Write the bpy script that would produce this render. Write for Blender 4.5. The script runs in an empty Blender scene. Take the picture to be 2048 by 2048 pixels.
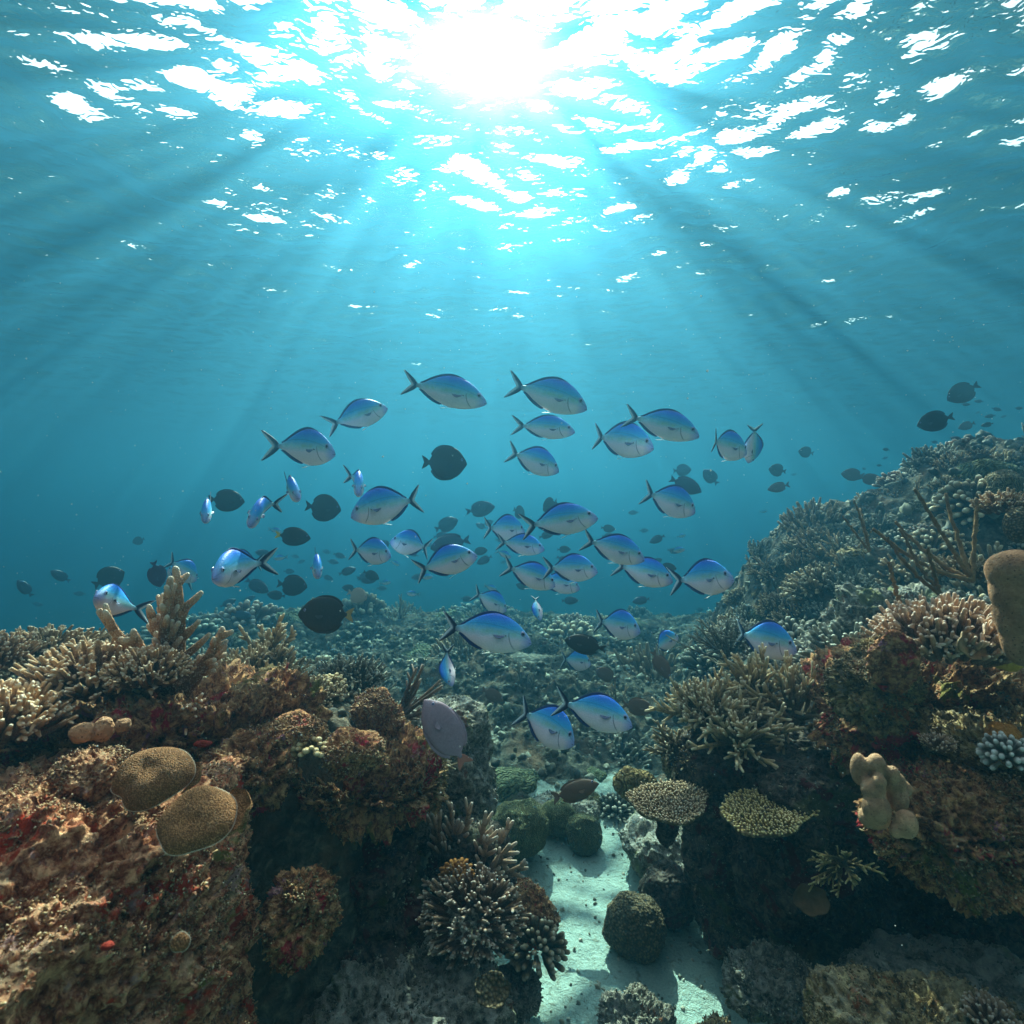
import bpy, math, random
import numpy as np
from mathutils import Vector, Matrix
R = math.radians
scene = bpy.context.scene
COL = scene.collection

# ------------------------------------------------------------ camera, sky, sun, exposure
cam_data = bpy.data.cameras.new("camera")
cam = bpy.data.objects.new("camera", cam_data)
COL.objects.link(cam)
cam.location = (0, 0, 0)
cam.rotation_euler = (R(90), 0, 0)
cam_data.sensor_fit = 'HORIZONTAL'
cam_data.angle = R(90)
cam_data.clip_start = 0.02
cam_data.clip_end = 600
scene.camera = cam
cam_data.dof.use_dof = True; cam_data.dof.focus_distance = 1.9; cam_data.dof.aperture_fstop = 5.6

SUN_EL, SUN_AZ = R(42.8), R(-2.5)         # azimuth from +Y, positive to +X
world = bpy.data.worlds.new("World")
scene.world = world
world.use_nodes = True
wn = world.node_tree.nodes; wl = world.node_tree.links
sky = wn.new('ShaderNodeTexSky'); sky.sky_type = 'NISHITA'
sky.sun_disc = False
sky.sun_elevation = SUN_EL
sky.sun_rotation = SUN_AZ
sky.dust_density = 2.0
bg = wn['Background']; bg.inputs['Strength'].default_value = 0.12
hsv = wn.new('ShaderNodeHueSaturation'); hsv.inputs['Saturation'].default_value = .45
tint = wn.new('ShaderNodeMix'); tint.data_type = 'RGBA'; tint.blend_type = 'MULTIPLY'; tint.inputs[0].default_value = 1
tint.inputs[7].default_value = (1.0, .82, .68, 1)
wl.new(sky.outputs[0], hsv.inputs['Color']); wl.new(hsv.outputs[0], tint.inputs[6]); wl.new(tint.outputs[2], bg.inputs['Color'])

sd = bpy.data.lights.new("sun", 'SUN'); sd.energy = 5.0; sd.angle = R(0.5); sd.color = (1, .84, .65)
sun = bpy.data.objects.new("sun", sd); COL.objects.link(sun)
d = Vector((math.sin(SUN_AZ) * math.cos(SUN_EL), math.cos(SUN_AZ) * math.cos(SUN_EL), math.sin(SUN_EL)))
sun.rotation_euler = d.to_track_quat('Z', 'Y').to_euler()
sun.location = d * 20

scene.view_settings.view_transform = 'Standard'
scene.view_settings.look = 'None'
scene.view_settings.gamma = 1
scene.view_settings.exposure = 2.55
scene.render.engine = 'CYCLES'
cy = scene.cycles
cy.max_bounces = 8; cy.diffuse_bounces = 3; cy.glossy_bounces = 2; cy.transmission_bounces = 2
cy.transparent_max_bounces = 12
cy.volume_bounces = 2
cy.caustics_reflective = False; cy.caustics_refractive = False
cy.sample_clamp_indirect = 6.0
cy.use_denoising = True

SURF_Z = 2.2          # height of the water surface above the camera
EXT = 80.0
VC, VD, VG, VA = (0, .170, .295), .125, .75, (0, .03, .04)      # teal scattering of the water
WC, WD, WG = (1, .98, .95), .0075, .94                               # white scattering lobe added for the pale glow around the sun

# ------------------------------------------------------------ small helpers
def new_mat(name):
    m = bpy.data.materials.new(name); m.use_nodes = True
    n = m.node_tree.nodes; n.clear()
    return m, n, m.node_tree.links

def mesh_from(name, V, F, smooth=True):
    """V: (n,3) array; F: (m,4) or (m,3) int array (or list of arrays)"""
    me = bpy.data.meshes.new(name)
    V = np.asarray(V, dtype=np.float32)
    Fs = F if isinstance(F, list) else [F]
    Fs = [np.asarray(f, dtype=np.int32) for f in Fs if len(f)]
    me.vertices.add(len(V)); me.vertices.foreach_set('co', V.ravel())
    nl = sum(f.size for f in Fs); nf = sum(len(f) for f in Fs)
    me.loops.add(nl); me.polygons.add(nf)
    me.loops.foreach_set('vertex_index', np.concatenate([f.ravel() for f in Fs]))
    tot = np.concatenate([np.full(len(f), f.shape[1], dtype=np.int32) for f in Fs])
    st = np.concatenate([[0], np.cumsum(tot)[:-1]]).astype(np.int32)
    me.polygons.foreach_set('loop_start', st)
    me.polygons.foreach_set('use_smooth', np.full(nf, smooth, dtype=bool))
    me.update(calc_edges=True)
    me.validate()
    return me

def link(name, me, mat=None, parent=None, loc=None):
    o = bpy.data.objects.new(name, me); COL.objects.link(o)
    if mat is not None and me is not None and len(me.materials) == 0: me.materials.append(mat)
    if parent is not None: o.parent = parent
    if loc is not None: o.location = loc
    return o

def tag(o, label=None, cat=None, group=None, kind=None):
    if label: o['label'] = label
    if cat: o['category'] = cat
    if group: o['group'] = group
    if kind: o['kind'] = kind
    return o

# ------------------------------------------------------------ numpy gradient noise
_rs = np.random.RandomState(7)
_perm = np.tile(_rs.permutation(256), 3).astype(np.int64)
_grad = _rs.normal(size=(256, 3)); _grad /= np.linalg.norm(_grad, axis=1)[:, None]
def pnoise(P):
    P = np.asarray(P, dtype=np.float64)
    i = np.floor(P).astype(np.int64); f = P - i; i &= 255
    u = f * f * f * (f * (f * 6 - 15) + 10)
    out = 0
    for dx in (0, 1):
        wx = u[:, 0] if dx else 1 - u[:, 0]
        for dy in (0, 1):
            wy = u[:, 1] if dy else 1 - u[:, 1]
            for dz in (0, 1):
                wz = u[:, 2] if dz else 1 - u[:, 2]
                h = _perm[_perm[_perm[i[:, 0] + dx] + i[:, 1] + dy] + i[:, 2] + dz]
                g = _grad[h]
                out = out + wx * wy * wz * (g[:, 0] * (f[:, 0] - dx) + g[:, 1] * (f[:, 1] - dy) + g[:, 2] * (f[:, 2] - dz))
    return out * 1.5
def fbm(P, octv=4, gain=.5, lac=2.03, ridged=False):
    P = np.asarray(P, dtype=np.float64); a = 1.0; s = 0; n = 0
    for k in range(octv):
        v = pnoise(P + 17.3 * k)
        if ridged: v = 1 - 2 * np.abs(v)
        s = s + a * v; n += a; a *= gain; P = P * lac
    return s / n
def sstep(a, b, x):
    t = np.clip((x - a) / (b - a), 0, 1); return t * t * (3 - 2 * t)

def grid_faces(nx, ny):
    a = np.arange(nx * ny).reshape(ny, nx)
    return np.stack([a[:-1, :-1], a[:-1, 1:], a[1:, 1:], a[1:, :-1]], -1).reshape(-1, 4)

# ------------------------------------------------------------ water surface
def make_surface():
    m, n, l = new_mat('water_surface')
    out = n.new('ShaderNodeOutputMaterial')
    geo = n.new('ShaderNodeNewGeometry')
    mp = n.new('ShaderNodeMapping'); mp.inputs['Scale'].default_value = (1.0, 1.5, 1)
    l.new(geo.outputs['Position'], mp.inputs[0])
    nz = n.new('ShaderNodeTexNoise'); nz.inputs['Scale'].default_value = 16; nz.inputs['Detail'].default_value = 1
    nz.inputs['Roughness'].default_value = .5; nz.inputs['Distortion'].default_value = .6
    l.new(mp.outputs[0], nz.inputs['Vector'])
    bp = n.new('ShaderNodeBump'); bp.inputs['Strength'].default_value = 1.0; bp.inputs['Distance'].default_value = .005
    l.new(nz.outputs['Fac'], bp.inputs['Height'])
    fr = n.new('ShaderNodeFresnel'); fr.inputs['IOR'].default_value = 1.33
    l.new(bp.outputs[0], fr.inputs['Normal'])
    tr = n.new('ShaderNodeBsdfTransparent'); tr.inputs['Color'].default_value = (.93, .96, 1, 1)
    gl = n.new('ShaderNodeBsdfGlossy'); gl.inputs['Roughness'].default_value = 0.02
    gl.inputs['Color'].default_value = (.62, .94, 1, 1)
    l.new(bp.outputs[0], gl.inputs['Normal'])
    mx = n.new('ShaderNodeMixShader')
    l.new(fr.outputs[0], mx.inputs[0]); l.new(tr.outputs[0], mx.inputs[1]); l.new(gl.outputs[0], mx.inputs[2])
    l.new(mx.outputs[0], out.inputs['Surface'])
    # graded grid: fine near the camera, coarse far out
    def axis(lo, hi, fine_lo, fine_hi, step, grow):
        a = [fine_lo]; s = step
        while a[-1] > lo: a.append(a[-1] - s); s *= grow
        b = list(np.arange(fine_lo + step, fine_hi, step)); s = step
        while b[-1] < hi: b.append(b[-1] + s); s *= grow
        a[-1] = lo; b[-1] = hi
        return np.array(a[::-1] + b)
    xs = axis(-EXT, EXT, -7, 7, .035, 1.04); ys = axis(-EXT, EXT, .5, 12, .035, 1.04)
    X, Y = np.meshgrid(xs, ys); x = X.ravel(); y = Y.ravel()
    P = np.stack([x, y, np.zeros_like(x)], 1)
    wx = x + .25 * pnoise(P * .9 + 3); wy = y + .25 * pnoise(P * .9 + 9)
    z = .052 * pnoise(np.stack([wx * 1.15, wy * 1.4, 0 * x], 1))
    z += .022 * (1 - np.abs(pnoise(np.stack([wx * 2.8 + .4 * wy, wy * 3.8, 0 * x + 2], 1))) * 2)
    z += .0125 * pnoise(np.stack([wx * 6.4, wy * 9.5 + .8 * wx, 0 * x + 4], 1))
    z += .005 * pnoise(np.stack([wx * 12, wy * 17 - 2 * wx, 0 * x + 6], 1))
    z *= np.exp(-(np.maximum(np.hypot(x, y) - 22, 0) / 12) ** 2)
    me = mesh_from('water_surface', np.stack([x, y, z + SURF_Z], 1), grid_faces(len(xs), len(ys)))
    # normals must point up (air side)
    o = link('water_surface', me, m); tag(o, kind='structure')
    return o
make_surface()

# ------------------------------------------------------------ the body of water (even volume)
HAZE_TOP = SURF_Z + .25; FLOOR = -1.5
def make_haze():
    m, n, l = new_mat('sea_water')
    out = n.new('ShaderNodeOutputMaterial')
    def lobe(col, dens, g, ab=(0, 0, 0)):
        pv = n.new('ShaderNodeVolumePrincipled')
        pv.inputs['Color'].default_value = (*col, 1); pv.inputs['Density'].default_value = dens
        pv.inputs['Anisotropy'].default_value = g; pv.inputs['Absorption Color'].default_value = (*ab, 1)
        return pv.outputs[0]
    ad = n.new('ShaderNodeAddShader')
    l.new(lobe(VC, VD, VG, VA), ad.inputs[0]); l.new(lobe(WC, WD, WG), ad.inputs[1])
    ab = n.new('ShaderNodeVolumeAbsorption'); ab.inputs['Color'].default_value = (0, 1, 1, 1); ab.inputs['Density'].default_value = .05
    a2 = n.new('ShaderNodeAddShader'); l.new(ad.outputs[0], a2.inputs[0]); l.new(ab.outputs[0], a2.inputs[1])
    l.new(a2.outputs[0], out.inputs['Volume'])
    a = EXT - .5; b, t = FLOOR - 5.0, HAZE_TOP
    V = [(sx * a, sy * a, z) for z in (b, t) for sx, sy in ((-1, -1), (1, -1), (1, 1), (-1, 1))]
    F = [(3, 2, 1, 0), (4, 5, 6, 7), (0, 1, 5, 4), (1, 2, 6, 5), (2, 3, 7, 6), (3, 0, 4, 7)]
    o = link('haze', mesh_from('haze', V, np.array(F), False), m); tag(o, kind='stuff')
make_haze()

# ------------------------------------------------------------ geometry builders
import bmesh
_ico = {}
def ico(k):
    if k not in _ico:
        bm = bmesh.new(); bmesh.ops.create_icosphere(bm, subdivisions=k, radius=1)
        V = np.array([v.co[:] for v in bm.verts]); F = np.array([[v.index for v in f.verts] for f in bm.faces]); bm.free()
        _ico[k] = (V, F)
    return _ico[k]

def mknormals(V, F):
    n = np.zeros_like(V)
    fn = np.cross(V[F[:, 1]] - V[F[:, 0]], V[F[:, 2]] - V[F[:, 0]])
    for k in range(F.shape[1]):
        for c in range(3): n[:, c] += np.bincount(F[:, k], fn[:, c], len(V))
    return n / (np.linalg.norm(n, axis=1)[:, None] + 1e-12)

def instance(V, F, M, T, A=None):
    """copies of a small template joined in one array pair. M (n,3,3) T (n,3)"""
    n = len(T); out = np.einsum('nij,vj->nvi', M, V) + T[:, None, :]
    Fo = F[None] + (np.arange(n) * len(V))[:, None, None]
    return out.reshape(-1, 3), Fo.reshape(-1, F.shape[1])

def frames(D, rng):
    """rotation matrices whose z column is D (n,3), spun at random"""
    D = D / (np.linalg.norm(D, axis=1)[:, None] + 1e-9)
    r = rng.normal(size=D.shape); x = np.cross(r, D); x /= np.linalg.norm(x, axis=1)[:, None] + 1e-9
    y = np.cross(D, x)
    return np.stack([x, y, D], -1)

def tubes(P, Rad, S=7, rng=None, rough=.1, cap=True):
    """P (n,K,3) centre lines, Rad (n,K). Returns V, F, t (0 base .. 1 tip)"""
    n, K, _ = P.shape
    d = P[:, -1] - P[:, 0]; d /= np.linalg.norm(d, axis=1)[:, None] + 1e-9
    r = np.tile([[.31, .52, .79]], (n, 1)); x = np.cross(r, d); x /= np.linalg.norm(x, axis=1)[:, None] + 1e-9
    y = np.cross(d, x)
    if cap:   # rounded tip
        e = P[:, -1] - P[:, -2]; e /= np.linalg.norm(e, axis=1)[:, None] + 1e-9
        r1 = Rad[:, -1:]
        P = np.concatenate([P, (P[:, -1] + e * r1 * .6)[:, None], (P[:, -1] + e * r1 * .95)[:, None]], 1)
        Rad = np.concatenate([Rad, r1 * .78, r1 * .3], 1); K += 2
    a = np.linspace(0, 2 * math.pi, S, endpoint=False)
    ring = x[:, None, None] * np.cos(a)[None, None, :, None] + y[:, None, None] * np.sin(a)[None, None, :, None]
    rr = Rad[:, :, None, None]
    if rng is not None: rr = rr * (1 + rough * rng.uniform(-1, 1, size=(n, K, S, 1)))
    V = P[:, :, None, :] + ring * rr
    base = np.arange(n * K * S).reshape(n, K, S)
    b0 = base[:, :-1]; b1 = base[:, 1:]
    F = np.stack([b0, np.roll(b0, -1, 2), np.roll(b1, -1, 2), b1], -1).reshape(-1, 4)
    t = np.broadcast_to(np.linspace(0, 1, K)[None, :, None], (n, K, S)).reshape(-1)
    return V.reshape(-1, 3), F, t, base[:, -1]

def coral_mesh(name, P, Rad, t0=None, S=7, rng=None, rough=.1):
    V, F, t, last = tubes(P, Rad, S, rng, rough)
    if t0 is not None:   # paleness of base and tip per branch (n,2)
        n = len(P); k = len(t) // n
        t = t.reshape(n, k); t = t0[:, :1] + (t0[:, 1:] - t0[:, :1]) * t
        t = t.ravel()
    # close the ends with a fan of quads/tris
    c = last; tri = np.stack([np.repeat(c[:, :1], S - 2, 1), c[:, 1:-1], c[:, 2:]], -1).reshape(-1, 3)
    me = mesh_from(name, V, [F, tri])
    at = me.attributes.new('tip', 'FLOAT', 'POINT'); at.data.foreach_set('value', t.astype(np.float32))
    return me

def bezier_branch(a, d, L, bend, K, rng):
    """centre lines: start a (n,3), direction d, length L (n,), bend vector (n,3)"""
    s = np.linspace(0, 1, K)[None, :, None]
    return a[:, None] + d[:, None] * L[:, None, None] * s + bend[:, None] * (s ** 2) * L[:, None, None]

def fib(n, zmin):
    i = np.arange(n) + .5; z = 1 - i / n * (1 - zmin); ph = i * 2.399963
    r = np.sqrt(np.maximum(0, 1 - z * z)); return np.stack([r * np.cos(ph), r * np.sin(ph), z], 1)

def acropora(name, seed, n=140, zmin=.05, fl=.42, fr=.035, flat=.65, side=3, tipr=.62, wob=.16, S=7):
    """bush of stubby fingers on a unit dome; the finger tips lie near the dome (radius 1)"""
    rng = np.random.RandomState(seed)
    D = fib(n, zmin) + rng.normal(size=(n, 3)) * .07
    D /= np.linalg.norm(D, axis=1)[:, None]
    rad = 1 + .16 * pnoise(D * 1.7 + seed) + rng.uniform(-.08, .08, n)
    end = D * rad[:, None] * [1, 1, flat]
    aim = D * [1, 1, flat] + [0, 0, .45]; aim /= np.linalg.norm(aim, axis=1)[:, None]
    L = fl * rng.uniform(.8, 1.2, n) * 1.3
    st = end - aim * L[:, None]
    bend = rng.normal(size=(n, 3)) * wob * .5 + [0, 0, .12]
    P = bezier_branch(st, aim, L, bend, 5, rng)
    taper = np.array([1.15, 1.1, 1.0, .86, tipr])
    Rr = fr * rng.uniform(.8, 1.2, n)[:, None] * taper[None]
    allP = [P]; allR = [Rr]; T0 = [np.tile([[-.5, 1.0]], (n, 1))]
    for k in range(side):
        u = rng.uniform(.35, .85, n); 
        s = P[:, 0] * (1 - u)[:, None] + P[:, -1] * u[:, None]
        dd = aim + rng.normal(size=(n, 3)) * .75; dd /= np.linalg.norm(dd, axis=1)[:, None]
        l = fl * rng.uniform(.22, .42, n)
        q = bezier_branch(s, dd, l, rng.normal(size=(n, 3)) * .1, 5, rng)
        allP.append(q); allR.append(fr * rng.uniform(.55, .85, n)[:, None] * taper[None])
        T0.append(np.stack([u * 1.2 - .4, np.full(n, 1.0)], 1))
    # core mound that closes the inside
    me = coral_mesh(name, np.concatenate(allP), np.concatenate(allR), np.concatenate(T0), S, rng, .12)
    return me

def staghorn(name, seed, n=8, L=1.0, r=.07, spread=.8, planar=None, side=7, lean=(0, 0, 1), fine=1, S=8):
    rng = np.random.RandomState(seed)
    lean = np.array(lean, float); lean /= np.linalg.norm(lean)
    d = rng.normal(size=(n, 3))
    if planar is not None: d[:, 1] *= planar
    d = lean + d / np.linalg.norm(d, axis=1)[:, None] * spread; d /= np.linalg.norm(d, axis=1)[:, None]
    LL = L * rng.uniform(.65, 1.05, n); K = 9
    bend = rng.normal(size=(n, 3)) * .12 + lean * .15
    a = rng.normal(size=(n, 3)) * .05
    P = bezier_branch(a, d, LL, bend, K, rng)
    tp = np.linspace(1.1, .5, K)
    Ps = [P]; Rs = [r * np.tile(tp, (n, 1)) * rng.uniform(.85, 1.1, (n, 1))]; T = [np.tile([[-.6, 1.0]], (n, 1))]
    parents = [(P, d, LL, r)]
    for lev in range(fine):
        nxt = []
        for (PP, dd, l0, rr) in parents:
            m = len(PP)
            for k in range(side):
                u = .25 + .7 * (k + rng.uniform(0, .9, m)) / side
                idx = u * (K - 1); i0 = np.clip(idx.astype(int), 0, K - 2); f = (idx - i0)[:, None]
                s = PP[np.arange(m), i0] * (1 - f) + PP[np.arange(m), i0 + 1] * f
                q = rng.normal(size=(m, 3))
                if planar is not None: q[:, 1] *= planar
                q -= (q * dd).sum(1)[:, None] * dd; q /= np.linalg.norm(q, axis=1)[:, None] + 1e-9
                e = dd * .75 + q * .8 + lean * .12; e /= np.linalg.norm(e, axis=1)[:, None]
                l = l0 * rng.uniform(.16, .42, m) * (1.15 - .6 * u) * (1.0 if lev == 0 else .6)
                Q = bezier_branch(s, e, l, dd * .15 + rng.normal(size=(m, 3)) * .06, K, rng)
                Ps.append(Q); Rs.append(rr * .68 * np.tile(np.linspace(1., .55, K), (m, 1)))
                T.append(np.stack([u * .8 - .5, np.full(m, 1.)], 1)); nxt.append((Q, e, l, rr * .68))
        parents = nxt; side = max(2, side // 2)
    return coral_mesh(name, np.concatenate(Ps), np.concatenate(Rs), np.concatenate(T), S, rng, .08)

def knob_cluster(name, seed, n=60, kr=.13, flat=.7, zmin=0, stub=.25, k=2, jit=.1):
    """round-headed knobs on a dome (bubble tipped / cauliflower corals)"""
    rng = np.random.RandomState(seed)
    D = fib(n, zmin) + rng.normal(size=(n, 3)) * jit; D /= np.linalg.norm(D, axis=1)[:, None]
    end = D * (1 + rng.uniform(-.14, .08, n))[:, None] * [1, 1, flat]
    r = kr * rng.uniform(.75, 1.2, n)
    T = np.zeros((n, 5, 3)); R_ = np.zeros((n, 5))
    for j, (s, q) in enumerate(((0, .55), (.35, .6), (.7, .9), (.88, 1.0), (1.0, .9))):
        T[:, j] = end * (1 - stub * (1 - s) * 2.2); R_[:, j] = r * q
    return coral_mesh(name, T, R_, np.tile([[-.6, 1.1]], (n, 1)), 9, rng, .05)

def blob(name, seed, size, lev=6, a=(.22, .10, .035), f=(1.3, 4.5, 15), ridged=.5, pits=(), holes=0.0, box=0.0):
    """displaced ellipsoid: size in metres; f = noise frequencies per metre scaled by mean size"""
    V, F = ico(lev); V = V.copy(); size = np.array(size, float); ms = size.mean()
    if box: 
        m = np.abs(V).max(1)[:, None]; V = V * (1 - box) + V / m * .82 * box
    V = V * size; N = V / size; N = N / size; N /= np.linalg.norm(N, axis=1)[:, None]
    q = V / ms + seed * 7.31
    disp = a[0] * fbm(q * f[0], 3)
    disp += a[1] * (ridged * (fbm(q * f[1] + 5, 3, ridged=True) - .42) + (1 - ridged) * fbm(q * f[1] + 5, 3))
    disp += a[2] * fbm(q * f[2] + 11, 3)
    disp += .010 * fbm(q * 44 + 2, 3, ridged=True)
    if holes:
        disp = disp - holes * (sstep(.22, .42, pnoise(q * 5.3 + 3)) + .45 * sstep(.2, .4, pnoise(q * 12 + 31)))
    W = V + N * (disp[:, None] * 1.6 - a[0] * .25) * ms
    for (px, py, pz, pr, pd) in pits:
        c = np.array([px, py, pz]); dd = np.linalg.norm(W - c, axis=1)
        W -= N * (pd * np.exp(-(dd / pr) ** 4))[:, None]
    return mesh_from(name, W, F), W, F

def turf(me_name, W, F, count, seed, lmin=.004, lmax=.012, zbias=.2, mask=None, parent=None, mat=None, name='algae_turf'):
    """tiny blades and knobs over a rock, one uncountable mass"""
    rng = np.random.RandomState(seed)
    N = mknormals(W, F)
    p = np.clip(N[:, 2] * .6 + .5, .05, 1) ** 1.0 * (fbm(W * 9 + seed, 2) > -.15 + zbias * .3)
    if mask is not None: p = p * mask(W)
    if p.sum() <= 0: return None
    idx = rng.choice(len(W), count, p=p / p.sum())
    L = rng.uniform(lmin, lmax, count); rr = L * rng.uniform(.24, .5, count)
    d = N[idx] + rng.normal(size=(count, 3)) * .5; d /= np.linalg.norm(d, axis=1)[:, None]
    P = bezier_branch(W[idx] - N[idx] * .001, d, L, rng.normal(size=(count, 3)) * .3, 3, rng)
    Rr = rr[:, None] * np.array([[.8, 1.0, .8]])
    me = coral_mesh(me_name, P, Rr, np.stack([rng.uniform(-.5, .3, count), rng.uniform(.2, 1.1, count)], 1), 5, rng, .15)
    return tag(link(name, me, mat, parent), kind='stuff')

# ------------------------------------------------------------ materials
def ramp(n, l, src, stops, interp='LINEAR'):
    r = n.new('ShaderNodeValToRGB'); l.new(src, r.inputs[0]); e = r.color_ramp.elements; r.color_ramp.interpolation = interp
    while len(e) < len(stops): e.new(0.5)
    for k, (p, c) in enumerate(stops):
        e[k].position = p; e[k].color = (*c, 1) if len(c) == 3 else c
    return r.outputs[0]
def noise(n, l, vec, scale, detail=4, rough=.6, dist=0, off=None):
    t = n.new('ShaderNodeTexNoise'); t.inputs['Scale'].default_value = scale; t.inputs['Detail'].default_value = detail
    t.inputs['Roughness'].default_value = rough; t.inputs['Distortion'].default_value = dist
    if off is not None:
        mp = n.new('ShaderNodeMapping'); mp.inputs['Location'].default_value = (off, off * .7, -off); l.new(vec, mp.inputs[0]); vec = mp.outputs[0]
    l.new(vec, t.inputs['Vector']); return t.outputs['Fac']
def mix(n, l, fac, a, b, mode='MIX'):
    x = n.new('ShaderNodeMix'); x.data_type = 'RGBA'; x.blend_type = mode
    if isinstance(fac, (int, float)): x.inputs[0].default_value = fac
    else: l.new(fac, x.inputs[0])
    for s, v in ((6, a), (7, b)):
        if isinstance(v, tuple): x.inputs[s].default_value = (*v[:3], 1)
        else: l.new(v, x.inputs[s])
    return x.outputs[2]
def math_(n, l, op, a, b=None, clamp=False):
    x = n.new('ShaderNodeMath'); x.operation = op; x.use_clamp = clamp
    for s, v in ((0, a), (1, b)):
        if v is None: continue
        if isinstance(v, (int, float)): x.inputs[s].default_value = v
        else: l.new(v, x.inputs[s])
    return x.outputs[0]
def bsdf(n, l, col, rough=.8, bump=None, bd=.004, bs=1.0, spec=.3, sss=0):
    b = n.new('ShaderNodeBsdfPrincipled'); out = n.new('ShaderNodeOutputMaterial')
    if isinstance(col, tuple): b.inputs['Base Color'].default_value = (*col[:3], 1)
    else: l.new(col, b.inputs['Base Color'])
    if isinstance(rough, (int, float)): b.inputs['Roughness'].default_value = rough
    else: l.new(rough, b.inputs['Roughness'])
    b.inputs['Specular IOR Level'].default_value = spec
    if bump is not None:
        bp = n.new('ShaderNodeBump'); bp.inputs['Strength'].default_value = bs; bp.inputs['Distance'].default_value = bd
        l.new(bump, bp.inputs['Height']); l.new(bp.outputs[0], b.inputs['Normal'])
    l.new(b.outputs[0], out.inputs['Surface']); return b
def coords(n, kind='Object'):
    t = n.new('ShaderNodeTexCoord'); return t.outputs[kind]

def mat_rock(name, base=(.20, .12, .07), hi=(.48, .33, .20), crim=(.22, .02, .02), olive=(.16, .14, .03), pink=(.50, .30, .30), wr=.45, wo=.4, wp=.35, dust=(.55, .38, .23), dustk=.6, s=1.0):
    m, n, l = new_mat(name); v = coords(n)
    f1 = noise(n, l, v, 40 * s, 6, .75, .5); f2 = noise(n, l, v, 6 * s, 4, .6, .3, 3.1); f3 = noise(n, l, v, 9 * s, 5, .65, .5, 8.4)
    f4 = noise(n, l, v, 7 * s, 4, .6, .2, 15.2); f5 = noise(n, l, v, 95 * s, 3, .6, 0, 1.7); f6 = noise(n, l, v, 14 * s, 5, .7, .5, 22.0)
    c = ramp(n, l, f1, [(.34, tuple(x * .15 for x in base)), (.47, base), (.60, hi), (.8, tuple(min(1, x * 1.3) for x in hi))])
    c = mix(n, l, ramp(n, l, f2, [(.50 + .12 * (1 - wo), (0, 0, 0)), (.64, (1, 1, 1))]), c, mix(n, l, f1, tuple(x * .3 for x in olive), tuple(x * 2.0 for x in olive)))
    c = mix(n, l, ramp(n, l, f3, [(.50 + .12 * (1 - wr), (0, 0, 0)), (.62, (1, 1, 1))]), c, mix(n, l, f1, tuple(x * .35 for x in crim), tuple(min(1, x * 1.9) for x in crim)))
    c = mix(n, l, ramp(n, l, f6, [(.56 + .10 * (1 - wp), (0, 0, 0)), (.66, (1, 1, 1))]), c, mix(n, l, f5, pink, tuple(x * .4 for x in pink)))
    g = n.new('ShaderNodeNewGeometry'); sx = n.new('ShaderNodeSeparateXYZ'); l.new(g.outputs['Normal'], sx.inputs[0])
    up = ramp(n, l, sx.outputs[2], [(.45, (0, 0, 0)), (.95, (1, 1, 1))])
    dm = math_(n, l, 'MULTIPLY', up, ramp(n, l, f4, [(.42, (0, 0, 0)), (.6, (dustk, dustk, dustk))]))
    c = mix(n, l, dm, c, mix(n, l, f5, tuple(x * .6 for x in dust), tuple(x * 1.3 for x in dust)))
    vo = n.new('ShaderNodeTexVoronoi'); vo.inputs['Scale'].default_value = 120 * s; l.new(v, vo.inputs['Vector'])
    spk = ramp(n, l, vo.outputs['Distance'], [(.0, (1, 1, 1)), (.22, (0, 0, 0))])
    c = mix(n, l, math_(n, l, 'MULTIPLY', spk, .8), c, tuple(min(1, x * 1.5 + .08) for x in hi))
    h = math_(n, l, 'ADD', math_(n, l, 'MULTIPLY', f1, 1.6), math_(n, l, 'MULTIPLY', f5, .8))
    h = math_(n, l, 'ADD', h, math_(n, l, 'MULTIPLY', spk, .25))
    bsdf(n, l, c, .85, h, .012 / s, 1.0, .15); return m

def mat_coral(name, dark, mid, tip, s=1.0, corr=90, rough=.7):
    m, n, l = new_mat(name); v = coords(n)
    a = n.new('ShaderNodeAttribute'); a.attribute_name = 'tip'
    f = noise(n, l, v, 9 * s, 3, .6)
    t = math_(n, l, 'ADD', a.outputs['Fac'], math_(n, l, 'MULTIPLY', math_(n, l, 'SUBTRACT', f, .5), .5))
    c = ramp(n, l, t, [(.12, dark), (.52, mid), (.80, tuple((p + q) / 2 for p, q in zip(mid, tip))), (.97, tip)])
    oi = n.new('ShaderNodeObjectInfo')
    hs = n.new('ShaderNodeHueSaturation'); l.new(c, hs.inputs['Color'])
    l.new(math_(n, l, 'ADD', math_(n, l, 'MULTIPLY', oi.outputs['Random'], .5), .75), hs.inputs['Value'])
    vo = n.new('ShaderNodeTexVoronoi'); vo.inputs['Scale'].default_value = corr * s; l.new(v, vo.inputs['Vector'])
    c2 = mix(n, l, ramp(n, l, vo.outputs['Distance'], [(.15, (.35, .35, .35)), (.5, (0, 0, 0))]), hs.outputs[0], tip)
    h = math_(n, l, 'SUBTRACT', 1.0, vo.outputs['Distance'])
    bsdf(n, l, c2, rough, h, .05 / (s * 20), .8, .25); return m

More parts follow.
